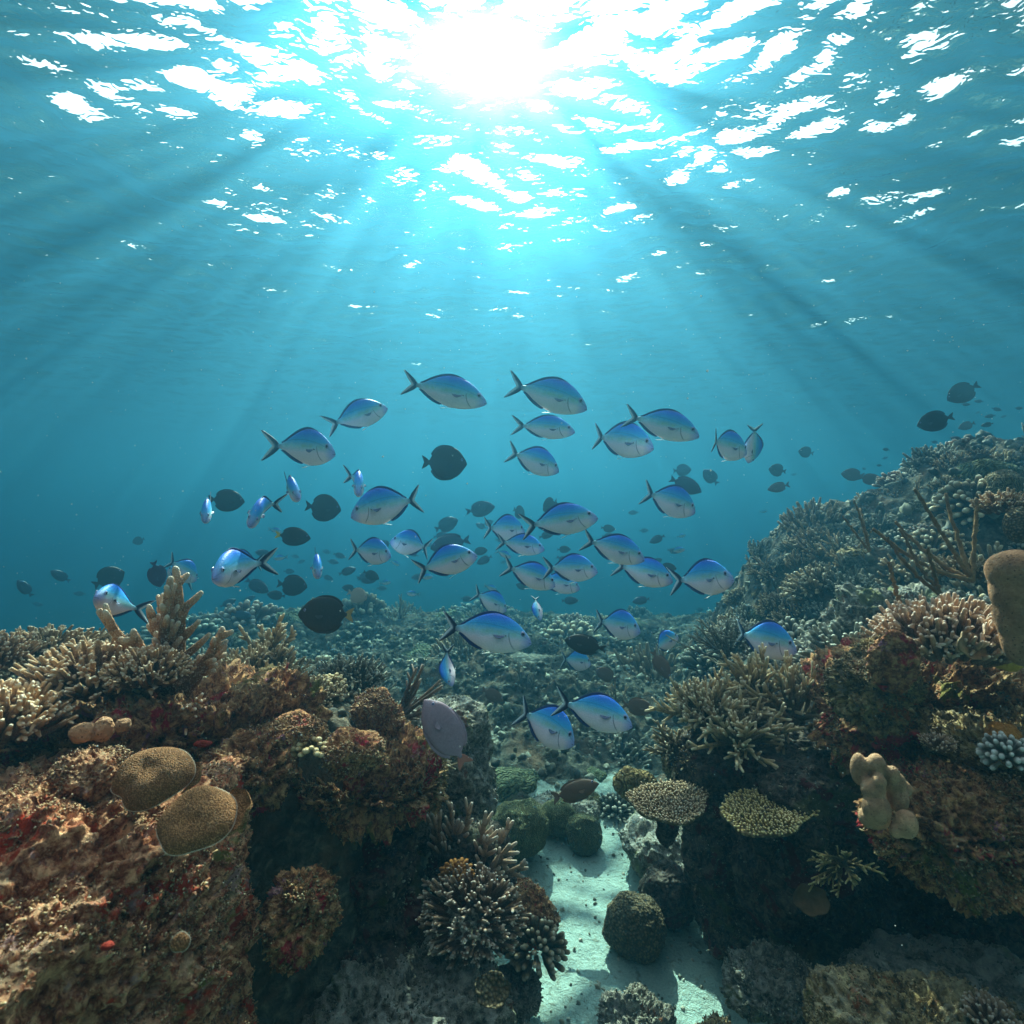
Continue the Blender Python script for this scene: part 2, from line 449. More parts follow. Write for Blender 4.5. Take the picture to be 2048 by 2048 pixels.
def mat_bumpy(name, c1, c2, scale=30, bd=.006, kind='noise', rough=.8, spots=None, spec=.2):
    m, n, l = new_mat(name); v = coords(n)
    f = noise(n, l, v, scale, 5, .65, .3); g = noise(n, l, v, scale * .2, 3, .5, .2, 4.0)
    c = mix(n, l, ramp(n, l, f, [(.3, (0, 0, 0)), (.7, (1, 1, 1))]), c1, c2)
    c = mix(n, l, ramp(n, l, g, [(.4, (.5, .5, .5)), (.62, (0, 0, 0))]), c, tuple(x * .45 for x in c1))
    if kind == 'brain':
        w = n.new('ShaderNodeTexWave'); w.inputs['Scale'].default_value = scale * .35; w.inputs['Distortion'].default_value = 14
        w.inputs['Detail'].default_value = 2; w.inputs['Detail Scale'].default_value = 1.6; l.new(v, w.inputs['Vector'])
        h = w.outputs['Fac']; c = mix(n, l, h, tuple(x * .45 for x in c1), c)
    elif kind == 'pores':
        vo = n.new('ShaderNodeTexVoronoi'); vo.inputs['Scale'].default_value = scale * .8; l.new(v, vo.inputs['Vector'])
        p = ramp(n, l, vo.outputs['Distance'], [(.10, (0, 0, 0)), (.24, (1, 1, 1))])
        h = math_(n, l, 'ADD', math_(n, l, 'MULTIPLY', p, .6), f); c = mix(n, l, p, tuple(x * .35 for x in c1), c)
    elif kind == 'cells':
        vo = n.new('ShaderNodeTexVoronoi'); vo.inputs['Scale'].default_value = scale; l.new(v, vo.inputs['Vector'])
        h = math_(n, l, 'SUBTRACT', 1.0, vo.outputs['Distance']); c = mix(n, l, ramp(n, l, vo.outputs['Distance'], [(.1, (0, 0, 0)), (.6, (1, 1, 1))]), c, tuple(x * .3 for x in c1))
    else: h = f
    if spots:
        c = mix(n, l, ramp(n, l, noise(n, l, v, scale * .35, 2, .5, 0, 9), [(.62, (0, 0, 0)), (.68, (1, 1, 1))]), c, spots)
    oi = n.new('ShaderNodeObjectInfo'); hs = n.new('ShaderNodeHueSaturation'); l.new(c, hs.inputs['Color'])
    l.new(math_(n, l, 'ADD', math_(n, l, 'MULTIPLY', oi.outputs['Random'], .5), .75), hs.inputs['Value'])
    bsdf(n, l, hs.outputs[0], rough, h, bd, 1, spec); return m

M = {}
M['rock_warm'] = mat_rock('reef_rock_warm', base=(.36, .10, .045), hi=(.92, .47, .25), crim=(.50, .05, .02), olive=(.20, .14, .03), pink=(.74, .40, .38), wr=.4, wo=.1, wp=.75, dustk=.7, s=1.2)
M['rock_crim'] = mat_rock('reef_rock_crimson', base=(.26, .09, .04), hi=(.68, .36, .16), crim=(.38, .02, .035), pink=(.55, .22, .32), wr=.35, wo=.25, wp=.3, dust=(.40, .28, .15), dustk=.8)
M['rock_dark_shade'] = mat_rock('reef_rock_dark_shade', base=(.05, .035, .03), hi=(.16, .12, .09), crim=(.09, .01, .012), olive=(.07, .07, .03), pink=(.2, .15, .15), wr=.3, wo=.3, wp=.15, dust=(.18, .16, .13), dustk=.5)  # darkened reef rock: shade of the hollows put into the colour; dark rocks too
M['rock_grey'] = mat_rock('reef_rock_grey', base=(.16, .14, .11), hi=(.42, .38, .30), crim=(.16, .06, .03), olive=(.16, .16, .07), pink=(.4, .35, .32), wr=.1, wo=.4, wp=.2, dust=(.5, .48, .42), dustk=.8)
M['rock_gold'] = mat_rock('reef_rock_gold', base=(.22, .13, .05), hi=(.58, .42, .20), crim=(.30, .08, .02), olive=(.22, .17, .05), pink=(.6, .5, .4), wr=.25, wo=.2, wp=.5, dust=(.5, .44, .32))
M['turf_warm'] = mat_coral('turf_warm', (.16, .05, .02), (.38, .24, .10), (.85, .68, .48), 4)
M['turf_olive'] = mat_coral('turf_olive', (.09, .055, .02), (.30, .20, .09), (.62, .48, .30), 4)
M['turf_grey'] = mat_coral('turf_grey', (.07, .07, .05), (.24, .22, .16), (.55, .52, .42), 4)
M['acro_tan'] = mat_coral('acropora_tan', (.12, .05, .02), (.58, .32, .14), (1, .86, .66))
M['acro_brown'] = mat_coral('acropora_brown', (.08, .05, .02), (.36, .23, .11), (.80, .66, .48))
M['acro_olive'] = mat_coral('acropora_olive', (.07, .045, .02), (.42, .28, .13), (.95, .82, .60))
M['acro_pink'] = mat_coral('acropora_pink', (.14, .06, .03), (.62, .37, .21), (1, .84, .72))
M['acro_grey'] = mat_coral('acropora_grey', (.05, .05, .04), (.24, .22, .16), (.60, .58, .48))
M['acro_gold'] = mat_coral('acropora_gold', (.08, .05, .015), (.38, .27, .08), (.85, .70, .40))
M['acro_rust'] = mat_coral('acropora_rust', (.08, .035, .015), (.33, .19, .11), (.78, .66, .56))
M['white_coral'] = mat_coral('white_coral', (.2, .18, .15), (.6, .56, .5), (.95, .93, .88))
M['stag_peach'] = mat_coral('staghorn_peach', (.22, .09, .03), (.66, .32, .14), (1, .86, .66), .8, 60)
M['brain_green'] = mat_bumpy('brain_coral_green', (.14, .14, .06), (.27, .26, .13), 110, .006, 'brain')
M['brain_tan'] = mat_bumpy('brain_coral_tan', (.22, .16, .08), (.42, .33, .18), 60, .006, 'brain')
M['brain_gold'] = mat_bumpy('brain_coral_gold', (.30, .20, .07), (.55, .42, .20), 40, .01, 'brain')
M['massive_grey'] = mat_bumpy('massive_coral_grey', (.20, .14, .07), (.40, .30, .17), 120, .006, 'cells')
M['leather'] = mat_bumpy('leather_coral_tan', (.66, .28, .10), (.92, .50, .24), 420, .003, 'cells', spots=(.22, .09, .03))
M['lobe'] = mat_bumpy('lobed_coral_tan', (.40, .22, .12), (.60, .36, .21), 260, .003, 'pores')
M['sponge_tan'] = mat_bumpy('sponge_tan', (.44, .22, .11), (.66, .36, .20), 150, .005, 'pores')
M['sponge_yellow'] = mat_bumpy('sponge_yellow', (.50, .28, .04), (.72, .45, .09), 80, .006)
M['sponge_orange'] = mat_bumpy('sponge_orange', (.45, .17, .03), (.65, .30, .07), 80, .005)
M['bubble'] = mat_coral('bubble_coral', (.16, .10, .03), (.50, .33, .14), (.88, .70, .42), 1, 30)
M['purple'] = mat_bumpy('encrusting_sponge_purple', (.30, .08, .16), (.50, .20, .28), 60, .004)
M['red'] = mat_bumpy('encrusting_sponge_red', (.26, .02, .012), (.45, .05, .02), 70, .004)
M['plate'] = mat_bumpy('plate_tan', (.34, .22, .12), (.50, .36, .20), 70, .003)
M['rim'] = mat_bumpy('pale_rim', (.55, .42, .30), (.78, .66, .52), 90, .001)
M['rod'] = mat_bumpy('sea_rod', (.16, .09, .035), (.36, .22, .10), 160, .004)
M['snow'] = mat_bumpy('snow', (.8, .78, .7), (.9, .88, .84), 10, .0)
M['rubble'] = mat_coral('rubble', (.03, .03, .025), (.09, .09, .07), (.24, .24, .18), 4)
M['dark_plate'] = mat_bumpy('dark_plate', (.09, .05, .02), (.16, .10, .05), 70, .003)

# ------------------------------------------------------------ seabed: sandy channel between two coral banks
def at(x, y, Y):
    return ((x - 966) / 966 * Y, Y, (966 - y) / 966 * Y)

def H(x, y, fine=True):
    x = np.asarray(x, float); y = np.asarray(y, float); o = np.zeros_like(x)
    P = np.stack([x, y, o], -1).reshape(-1, 3)
    f = lambda s, k=3, off=0, **kw: fbm(P * s + off, k, **kw).reshape(x.shape)
    z = FLOOR + .06 * f(1.1, 2) + o
    xl = -.30 - .12 * np.maximum(y - 1.5, 0) - .75 * np.maximum(1.5 - y, 0) - .35 * sstep(2.2, 3.2, y) + .10 * f(1.5, 2, 3)
    left = sstep(xl + .12, xl - .25, x) * sstep(3.3, 2.5, y)
    ltop = -.66 - .16 * sstep(1.4, 2.4, y)
    z = z + (ltop - FLOOR) * left
    xr = .72 - .25 * sstep(1.9, 2.8, y) * 0 + .08 * f(1.5, 2, 9)
    near = sstep(xr, xr + .25, x) * sstep(1.32, 1.55, y) * sstep(2.9, 2.3, y)
    rtop = -.92 + .42 * sstep(.8, 1.6, x)
    hill = (1.22 * sstep(1.18, 1.95, x) + .30 * sstep(1.9, 3.0, x) + .22 * sstep(2.4, 3.2, x)) * sstep(1.5, 3.0, y) * sstep(5.2, 3.5, y)
    hill = hill * (1 - .03 + .12 * f(1.3, 2, 41)) + .04 * sstep(2.7, 3.1, x) * sstep(1.8, 3.0, y) * sstep(5.2, 3.5, y)
    zr = np.maximum((rtop - FLOOR) * near, hill)
    z = z + zr
    # far rubble slope
    far = sstep(2.35, 3.4, y + .25 * f(1.3, 2, 14)) 
    z = z + far * (.12 + .20 * f(.55, 2, 21) + .10 * f(2.2, 3, 2))
    z = z + .12 * sstep(8.5, 5.5, y) * sstep(4.2, 5.5, y) * sstep(1.0, -1.5, x) * sstep(-5, -3, x)
    z = z - 3.0 * sstep(5.5, 17, np.hypot(x, y))
    rock = np.clip(sstep(.02, .2, left) + sstep(.02, .2, near) + sstep(.05, .3, hill) + sstep(.15, .7, far), 0, 1)
    # low right foreground: sandy-grey slope rising toward the camera
    fr = sstep(.35, .9, x) * sstep(1.45, 1.0, y)
    z = z + fr * .24
    if fine:
        k = f(7, 4, 5, ridged=True); k2 = f(22, 3, 8, ridged=True)
        z = z + rock * (.05 * k + .022 * k2) + far * (.07 * f(3.2, 3, 33, ridged=True)) + (1 - rock) * (.012 * f(4, 3, 6) + .004 * k2)
    return z, rock

def make_seabed():
    def axis(lo, hi, flo, fhi, step, grow):
        a = [flo]; s = step
        while a[-1] > lo: s *= grow; a.append(a[-1] - s)
        b = list(np.arange(flo + step, fhi, step)); s = step
        while b[-1] < hi: s *= grow; b.append(b[-1] + s)
        a[-1] = lo; b[-1] = hi
        return np.array(a[::-1] + b)
    xs = axis(-EXT + .2, EXT - .2, -3.0, 3.6, .012, 1.03); ys = axis(-EXT + .2, EXT - .2, .5, 5.0, .012, 1.02)
    X, Y = np.meshgrid(xs, ys); z, rock = H(X, Y)
    me = mesh_from('seabed', np.stack([X.ravel(), Y.ravel(), z.ravel()], 1), grid_faces(len(xs), len(ys)))
    at_ = me.attributes.new('rock', 'FLOAT', 'POINT'); at_.data.foreach_set('value', rock.ravel().astype(np.float32))
    m, n, l = new_mat('seabed'); v = coords(n)
    a = n.new('ShaderNodeAttribute'); a.attribute_name = 'rock'
    f = noise(n, l, v, 5, 6, .65, .3); g = noise(n, l, v, 160, 2, .6, 0, 4); k = noise(n, l, v, 26, 5, .7, .4, 7)
    sand = mix(n, l, g, (.19, .26, .23), (.40, .50, .45))
    sand = mix(n, l, ramp(n, l, k, [(.56, (0, 0, 0)), (.64, (.8, .8, .8))]), sand, (.16, .17, .13))
    rk = ramp(n, l, k, [(.3, (.012, .014, .012)), (.48, (.05, .05, .04)), (.64, (.14, .14, .11)), (.78, (.30, .30, .24))])
    rk = mix(n, l, ramp(n, l, f, [(.5, (0, 0, 0)), (.62, (.7, .7, .7))]), rk, (.13, .08, .05))
    sm = math_(n, l, 'ADD', a.outputs['Fac'], math_(n, l, 'MULTIPLY', math_(n, l, 'SUBTRACT', f, .5), 1.6))
    c = mix(n, l, ramp(n, l, sm, [(.28, (0, 0, 0)), (.42, (1, 1, 1))]), sand, rk)
    h = math_(n, l, 'ADD', math_(n, l, 'MULTIPLY', k, 1.5), math_(n, l, 'MULTIPLY', g, .25))
    bsdf(n, l, c, .9, h, .012, 1.0, .1)
    tag(link('seabed', me, m), kind='structure')
make_seabed()

# ------------------------------------------------------------ rocks
def rock(name, c, size, seed, mat, label, lev=6, rot=0, tf=0, tmat='turf_warm', tl=(.002, .007), group=None, cat='rock', **kw):
    me, W, F = blob(name, seed, size, lev, **kw)
    o = link(name, me, M[mat]); o.location = c; o.rotation_euler = (0, 0, rot)
    tag(o, label, cat, group)
    if tf: turf(name + '_turf', W, F, tf, seed, tl[0], tl[1], parent=o, mat=M[tmat])
    return o

rock('reef_rock', (-.90, .86, -.87), (.42, .36, .41), 1, 'rock_warm', 'large sunlit red and tan encrusted rock under the two round leather corals', 8, tf=30000, tl=(.002, .006), box=.55,
     a=(.16, .10, .045), f=(1.4, 5, 17), holes=.035, pits=((.36, -.20, .02, .022, .11), (.10, -.30, .12, .03, .04), (.2, -.2, -.10, .03, .04), (.33, -.16, -.02, .025, .03), (-.1, -.25, .25, .03, .035)))
rock('reef_rock', (-.98, 1.38, -.56), (.44, .25, .12), 2, 'rock_crim', 'dark crimson rock below the tan finger coral thicket, behind the leather corals', 7, tf=3850, box=.3, a=(.34, .28, .09), holes=.05)
rock('reef_rock', (-.95, 1.38, -.86), (.44, .22, .22), 40, 'rock_dark_shade', 'deep shadowed rock recess under the left finger coral shelf', 7, tf=1650, tmat='turf_grey')
rock('reef_rock', (-.62, 1.22, -.62), (.11, .10, .09), 41, 'rock_crim', 'maroon knuckle of rock behind the two leather corals', 6, tf=1100, a=(.3, .25, .1), holes=.06)
rock('reef_rock', (-.48, 1.52, -.79), (.32, .22, .12), 3, 'rock_crim', 'overhanging brown and crimson ledge carrying the small yellow bubble coral', 7, tf=4950, tmat='turf_olive', box=.3, a=(.38, .30, .1), holes=.07)
rock('reef_rock', (-.44, 1.66, -.68), (.085, .09, .10), 31, 'rock_crim', 'knobbly red-brown outcrop on the end of the left ledge', 6, tf=1925, tmat='turf_warm', a=(.3, .2, .08))
rock('reef_rock', (-.55, 1.50, -1.20), (.33, .24, .34), 4, 'rock_dark_shade', 'black shaded rock wall underneath the left ledge', 7, tf=2200, tmat='turf_grey', box=.5)
rock('reef_rock', (-.436, 1.06, -.835), (.068, .075, .085), 5, 'rock_crim', 'small round rust red rock in the dark gap beside the large sunlit rock', 6, tf=880, tmat='turf_olive', a=(.34, .25, .1), holes=.06)
rock('reef_rock', (-.30, 1.36, -1.30), (.28, .26, .14), 6, 'rock_grey', 'low grey sediment-covered slab at the bottom centre of the reef gap', 7, tf=3300, tmat='turf_grey', box=.4, a=(.3, .14, .06))
rock('reef_rock', (-.76, .93, -.475), (.055, .055, .035), 7, 'rock_warm', 'small pink and white crusted lump with a green top left of the leather corals', 6, tf=1375, a=(.35, .2, .1))
rock('reef_rock', (-.40, 1.28, -.60), (.075, .07, .055), 8, 'rock_crim', 'dark maroon boulder on the ledge behind the folded leather coral', 6, tf=990)
rock('reef_rock', (-.56, 1.30, -.565), (.085, .07, .05), 9, 'rock_crim', 'maroon hummock with a red patch between finger coral and ledge', 6, tf=990)
rock('reef_rock', (.02, 1.62, -1.27), (.12, .10, .085), 10, 'rock_crim', 'red-brown rock wedge behind the knobby brown coral at the sand edge', 6, tf=1375, a=(.3, .2, .08))
rock('reef_rock', (-.13, 1.70, -1.22), (.16, .14, .20), 11, 'rock_dark_shade', 'dark pedestal rock holding the brown finger coral above the sand', 6, tf=1100, tmat='turf_grey')
rock('reef_rock', (1.32, 1.50, -.60), (.44, .24, .20), 12, 'rock_crim', 'big brown rock block beneath the pinkish finger coral on the right', 7, tf=5500, tmat='turf_olive', box=.4, a=(.3, .25, .08), holes=.07)
rock('reef_rock', (.92, 1.30, -.44), (.085, .10, .115), 13, 'rock_gold', 'olive and pale crusted boulder with yellow algae left of the pinkish finger coral', 7, tf=2750, tmat='turf_olive', a=(.34, .26, .09), holes=.06)
rock('reef_rock', (1.00, 1.14, -.70), (.185, .15, .115), 14, 'rock_crim', 'crimson and gold crusted rock bearing the smooth lobed coral', 7, tf=4950, tmat='turf_olive', tl=(.002, .006), a=(.28, .28, .11), f=(1.3, 4.5, 14), holes=.06)
rock('reef_rock', (1.25, 1.22, -.60), (.22, .16, .10), 15, 'rock_gold', 'golden brown ledge below the white cauliflower coral at the right edge', 7, tf=3300, tmat='turf_olive', box=.3, a=(.3, .25, .1), holes=.06)
rock('reef_rock', (1.25, 1.55, -1.0), (.62, .20, .34), 16, 'rock_dark_shade', 'cavern wall coloured shade-black beneath the right reef ledge', 7, tf=1650, tmat='turf_grey', box=.4)
rock('reef_rock', (.76, 1.74, -1.20), (.17, .17, .33), 17, 'rock_dark_shade', 'dark leaning pillar that holds up the left plate coral', 7, tf=1375, tmat='turf_grey', box=.3)
rock('reef_rock', (.86, 1.80, -.86), (.32, .20, .13), 18, 'rock_dark_shade', 'dark rock base under the large brown thick-fingered coral', 7, tf=1650, tmat='turf_olive')
rock('reef_rock', (.86, 1.06, -1.14), (.26, .16, .13), 19, 'rock_gold', 'golden and grey crusted rock slope at the bottom right corner', 7, tf=3850, tmat='turf_olive', box=.3, a=(.25, .16, .06))
rock('reef_rock', (1.05, 1.2, -1.22), (.34, .2, .13), 20, 'rock_grey', 'smooth grey silted slab in the shade at the lower right', 7, tf=1100, tmat='turf_grey', a=(.2, .1, .03))
rock('reef_rock', (.68, 1.34, -1.24), (.12, .10, .06), 21, 'rock_grey', 'low knobbly grey rock on the right side of the sand patch', 6, tf=1375, tmat='turf_grey', a=(.3, .2, .1))
rock('reef_rock', (.49, 1.20, -1.26), (.065, .06, .05), 22, 'rock_gold', 'small reddish crusted stone at the bottom edge right of the sand', 6, tf=825, tmat='turf_olive')
rock('reef_rock', (.33, 1.36, -1.36), (.10, .08, .06), 23, 'rock_grey', 'pair-lobed grey stone in the middle of the foreground sand', 6, tf=550, tmat='turf_grey', a=(.35, .2, .08))
rock('reef_rock', (.10, 1.26, -1.38), (.15, .09, .05), 24, 'rock_grey', 'flat silty stone at the bottom of the sand channel', 6, tf=550, tmat='turf_grey', a=(.3, .2, .08))
rock('reef_rock', (.00, 1.50, -1.40), (.09, .08, .05), 25, 'rock_grey', 'grey-green silty lump below the round knobbly coral', 6, tf=440, tmat='turf_grey', a=(.3, .2, .08))
rock('reef_rock', (.26, 2.50, -1.46), (.18, .14, .08), 26, 'rock_grey', 'weathered silty rock behind the sand channel below the brain corals', 6, tf=825, tmat='turf_grey')
rock('reef_rock', (.62, 2.15, -1.40), (.16, .2, .10), 27, 'rock_grey', 'pale crusted ledge where the sand meets the right pillar', 6, tf=825, tmat='turf_grey')
rock('reef_rock', (-.30, 2.0, -1.02), (.24, .22, .30), 28, 'rock_grey', 'shaded grey-brown wall behind the left ledge', 7, tf=1650, tmat='turf_grey', box=.3)
rock('reef_rock', (1.75, 2.2, -.56), (.40, .25, .24), 29, 'rock_grey', 'bare grey-brown boulder in the middle of the right slope', 7, tf=2750, tmat='turf_grey', a=(.26, .2, .06))
rock('reef_rock', (1.38, 2.15, -.72), (.26, .2, .20), 30, 'rock_grey', 'dark gullied boulder at the foot of the right slope', 7, tf=2200, tmat='turf_grey', a=(.26, .2, .06))

# ------------------------------------------------------------ corals near the camera
protos = {}
def coral(name, me, c, s, mat, label, cat='coral', rot=0, tilt=(0, 0), group=None):
    o = link(name, me, M[mat] if not me.materials else None)
    o.location = c; o.scale = s if hasattr(s, '__len__') else (s, s, s)
    o.rotation_euler = (tilt[0], tilt[1], rot)
    return tag(o, label, cat, group)
def A(seed, **k): return acropora('finger_coral', seed, **k)

coral('finger_coral', A(1, n=190, fr=.040, flat=.75, fl=.34), at(190, 1290, 1.28), (.17, .14, .13), 'acro_tan', 'broad tan finger coral with pale tips on the dark crimson rock')
coral('finger_coral', A(2, n=130, fr=.05, fl=.4), at(280, 1275, 1.22), (.09, .08, .09), 'acro_tan', 'tan finger coral clump wedged against the tall staghorn coral')
coral('finger_coral', A(3, n=150, fr=.048, fl=.36), at(-5, 1370, 1.08), (.13, .11, .12), 'acro_tan', 'bright tan finger coral cut off by the left edge of the photo')
coral('finger_coral', A(4, n=220, fr=.034, flat=.6, fl=.3), at(75, 1245, 1.62), (.22, .17, .15), 'acro_brown', 'brown low finger coral on the skyline behind the broad tan one')
coral('finger_coral', A(5, n=120, fr=.045, fl=.35), at(190, 1225, 1.75), (.10, .10, .09), 'acro_brown', 'small brown finger coral just left of the staghorn skyline')
coral('finger_coral', A(6, n=120, fr=.05, fl=.4), at(-10, 1240, 1.35), (.09, .09, .09), 'acro_tan', 'tan finger coral tuft above the left edge thicket')
coral('staghorn_coral', staghorn('staghorn_coral', 11, n=9, L=1, r=.075, spread=.85, side=7), at(325, 1300, 1.32), (.22, .16, .25), 'stag_peach', 'tall peach staghorn coral with white branch tips standing over the left thicket', rot=.3)
coral('staghorn_coral', staghorn('staghorn_coral', 12, n=5, L=1, r=.06, spread=.9, side=5, lean=(1, -.2, .15)), at(330, 1345, 1.25), .13, 'stag_peach', 'peach branches reaching sideways under the tall staghorn coral')
coral('finger_coral', A(7, n=170, fr=.036, flat=.8, fl=.5, zmin=-.05), at(485, 1290, 1.9), (.18, .15, .16), 'acro_olive', 'olive brown finger coral bush right of the tall staghorn coral')
coral('staghorn_coral', staghorn('staghorn_coral', 13, n=7, L=1, r=.07, spread=.6, planar=.5, side=7), at(505, 1252, 2.0), (.18, .14, .17), 'acro_olive', 'olive fan of branches rising behind the olive finger coral bush')
coral('finger_coral', A(8, n=130, fr=.042, fl=.38), at(660, 1285, 2.0), (.14, .12, .13), 'acro_grey', 'grey-green finger coral left of the knobbly red-brown outcrop')
coral('finger_coral', A(9, n=120, fr=.055, fl=.34), at(590, 1318, 1.75), (.11, .09, .10), 'acro_olive', 'small pale-tipped finger coral below the olive bush')
coral('cauliflower_coral', knob_cluster('cauliflower_coral', 14, n=80, kr=.10, flat=.6), at(460, 1352, 1.45), (.115, .09, .08), 'acro_rust', 'pinkish brown cauliflower coral on top of the maroon hummock')
coral('cauliflower_coral', knob_cluster('cauliflower_coral', 15, n=60, kr=.09, flat=.7), at(525, 1370, 1.6), (.06, .06, .06), 'acro_olive', 'small cream cauliflower coral beside the pinkish brown one')
coral('cauliflower_coral', knob_cluster('cauliflower_coral', 16, n=50, kr=.16, flat=1.3, zmin=-.2), at(628, 1300, 1.8), (.045, .045, .04), 'bubble', 'upright tan knobbed coral head in front of the grey-green finger coral')
coral('bubble_coral', knob_cluster('bubble_coral', 17, n=44, kr=.15, flat=.6, zmin=0), at(590, 1412, 1.27), (.058, .05, .045), 'bubble', 'small yellow coral with round bubble-like tips on the ledge')
coral('staghorn_coral', staghorn('staghorn_coral', 18, n=6, L=1, r=.05, spread=.8, side=4, lean=(.6, 0, .8)), at(752, 1352, 1.85), .17, 'acro_rust', 'thin brown staghorn coral leaning out over the gap beside the purple fish')
coral('staghorn_coral', staghorn('staghorn_coral', 19, n=9, L=1, r=.032, spread=.7, side=6, lean=(1, -.1, .3)), at(775, 1465, 1.75), (.18, .15, .15), 'acro_olive', 'thin drooping branches under the end of the left ledge')
coral('staghorn_coral', staghorn('staghorn_coral', 20, n=8, L=1, r=.04, spread=.8, side=5, lean=(.9, 0, .2)), at(790, 1400, 1.95), (.17, .15, .15), 'acro_grey', 'pale tangled branches behind the purple fish')
coral('staghorn_coral', staghorn('staghorn_coral', 21, n=7, L=1, r=.07, spread=.5, planar=.5, side=7, lean=(.1, 0, 1)), at(850, 1660, 1.66), (.16, .14, .22), 'acro_rust', 'upright brown fan coral standing tallest over the sand channel')
coral('staghorn_coral', staghorn('staghorn_coral', 22, n=7, L=1, r=.07, spread=.55, planar=.5, side=7, lean=(.55, 0, .8)), at(895, 1675, 1.62), (.17, .14, .19), 'acro_rust', 'brown fan coral with white tips spreading toward the sand')
coral('finger_coral', A(23, n=200, fr=.042, flat=.8, fl=.3, zmin=-.3, side=2), at(890, 1725, 1.42), (.145, .11, .115), 'acro_rust', 'large knobby brown coral dome hanging over the grey slab', tilt=(.5, 0))
coral('cauliflower_coral', knob_cluster('cauliflower_coral', 24, n=110, kr=.085, flat=.85, zmin=-.3), at(1012, 1790, 1.52), (.09, .08, .088), 'acro_brown', 'round knobbly brown coral at the edge of the sand')
coral('cauliflower_coral', knob_cluster('cauliflower_coral', 25, n=60, kr=.12, flat=.7), at(862, 1650, 1.5), (.05, .045, .045), 'sponge_orange', 'orange lumps at the foot of the upright fan corals')
# right-hand bank
for k, (x, y, Y, s, sd, lb) in enumerate((
    (1330, 1335, 1.75, (.17, .15, .19), 30, 'dense left half of the large brown thick-fingered coral'),
    (1395, 1385, 1.62, (.17, .14, .17), 31, 'lowest spreading clump of the brown thick-fingered coral'),
    (1500, 1335, 1.68, (.17, .14, .20), 32, 'brown thick-fingered clump below the single blue fish on the right'),
    (1430, 1300, 1.80, (.18, .15, .19), 33, 'middle clump of the brown thick-fingered coral'),
    (1280, 1400, 1.80, (.14, .12, .12), 34, 'low outermost clump of the brown thick-fingered coral over the gap'))):
    coral('thick_finger_coral', staghorn('thick_finger_coral', sd, n=26, L=1, r=.052, spread=1.15, side=5, lean=(-.15, -.35, 1)), at(x, y + 25, Y), s, 'acro_olive', lb, group='clumps of thick-fingered coral')
coral('finger_coral', A(35, n=150, fr=.04, fl=.45), at(1345, 1345, 1.78), (.15, .13, .15), 'acro_olive', 'pale-tipped finger coral crowded inside the thick-fingered clumps')
coral('staghorn_coral', staghorn('staghorn_coral', 36, n=12, L=1, r=.028, spread=.9, side=6, lean=(-.3, 0, 1)), at(1375, 1240, 2.3), (.22, .18, .20), 'acro_grey', 'thin grey bush coral behind the thick-fingered clumps')
coral('finger_coral', A(37, n=140, fr=.04, fl=.4), at(1400, 1210, 2.5), (.17, .15, .14), 'acro_grey', 'grey finger coral at the foot of the right slope')
coral('finger_coral', A(38, n=330, fr=.037, flat=.62, fl=.30, side=2), at(1782, 1215, 1.32), (.175, .15, .17), 'acro_pink', 'large pinkish finger coral with plump pale tips on the right')
coral('finger_coral', A(39, n=60, fr=.07, fl=.5, side=1), at(1770, 1405, 1.14), (.034, .034, .034), 'acro_pink', 'tiny pink finger coral above the golden ledge')
coral('finger_coral', A(40, n=60, fr=.09, fl=.5, side=1), at(1868, 1925, 1.0), (.05, .045, .045), 'acro_pink', 'small pink finger coral at the bottom right corner')
coral('cauliflower_coral', knob_cluster('cauliflower_coral', 41, n=70, kr=.12, flat=1.0, zmin=-.3), at(1898, 1430, 1.08), (.045, .04, .05), 'white_coral', 'small white cauliflower coral at the right edge')
coral('staghorn_coral', staghorn('staghorn_coral', 42, n=12, L=1, r=.045, spread=1.1, planar=.6, side=7, lean=(-.5, -.3, .2)), at(1590, 1625, 1.28), (.10, .08, .09), 'acro_gold', 'yellow bushy coral hanging in the dark below the crimson rock')
coral('finger_coral', A(43, n=90, fr=.05, fl=.4), at(1900, 960, 2.0), (.12, .11, .10), 'acro_tan', 'tan finger coral by the yellow tuft near the right edge')
coral('finger_coral', A(44, n=90, fr=.04, fl=.4), at(1815, 1080, 1.9), (.1, .1, .09), 'acro_brown', 'low brown coral at the foot of the tall sea rods')

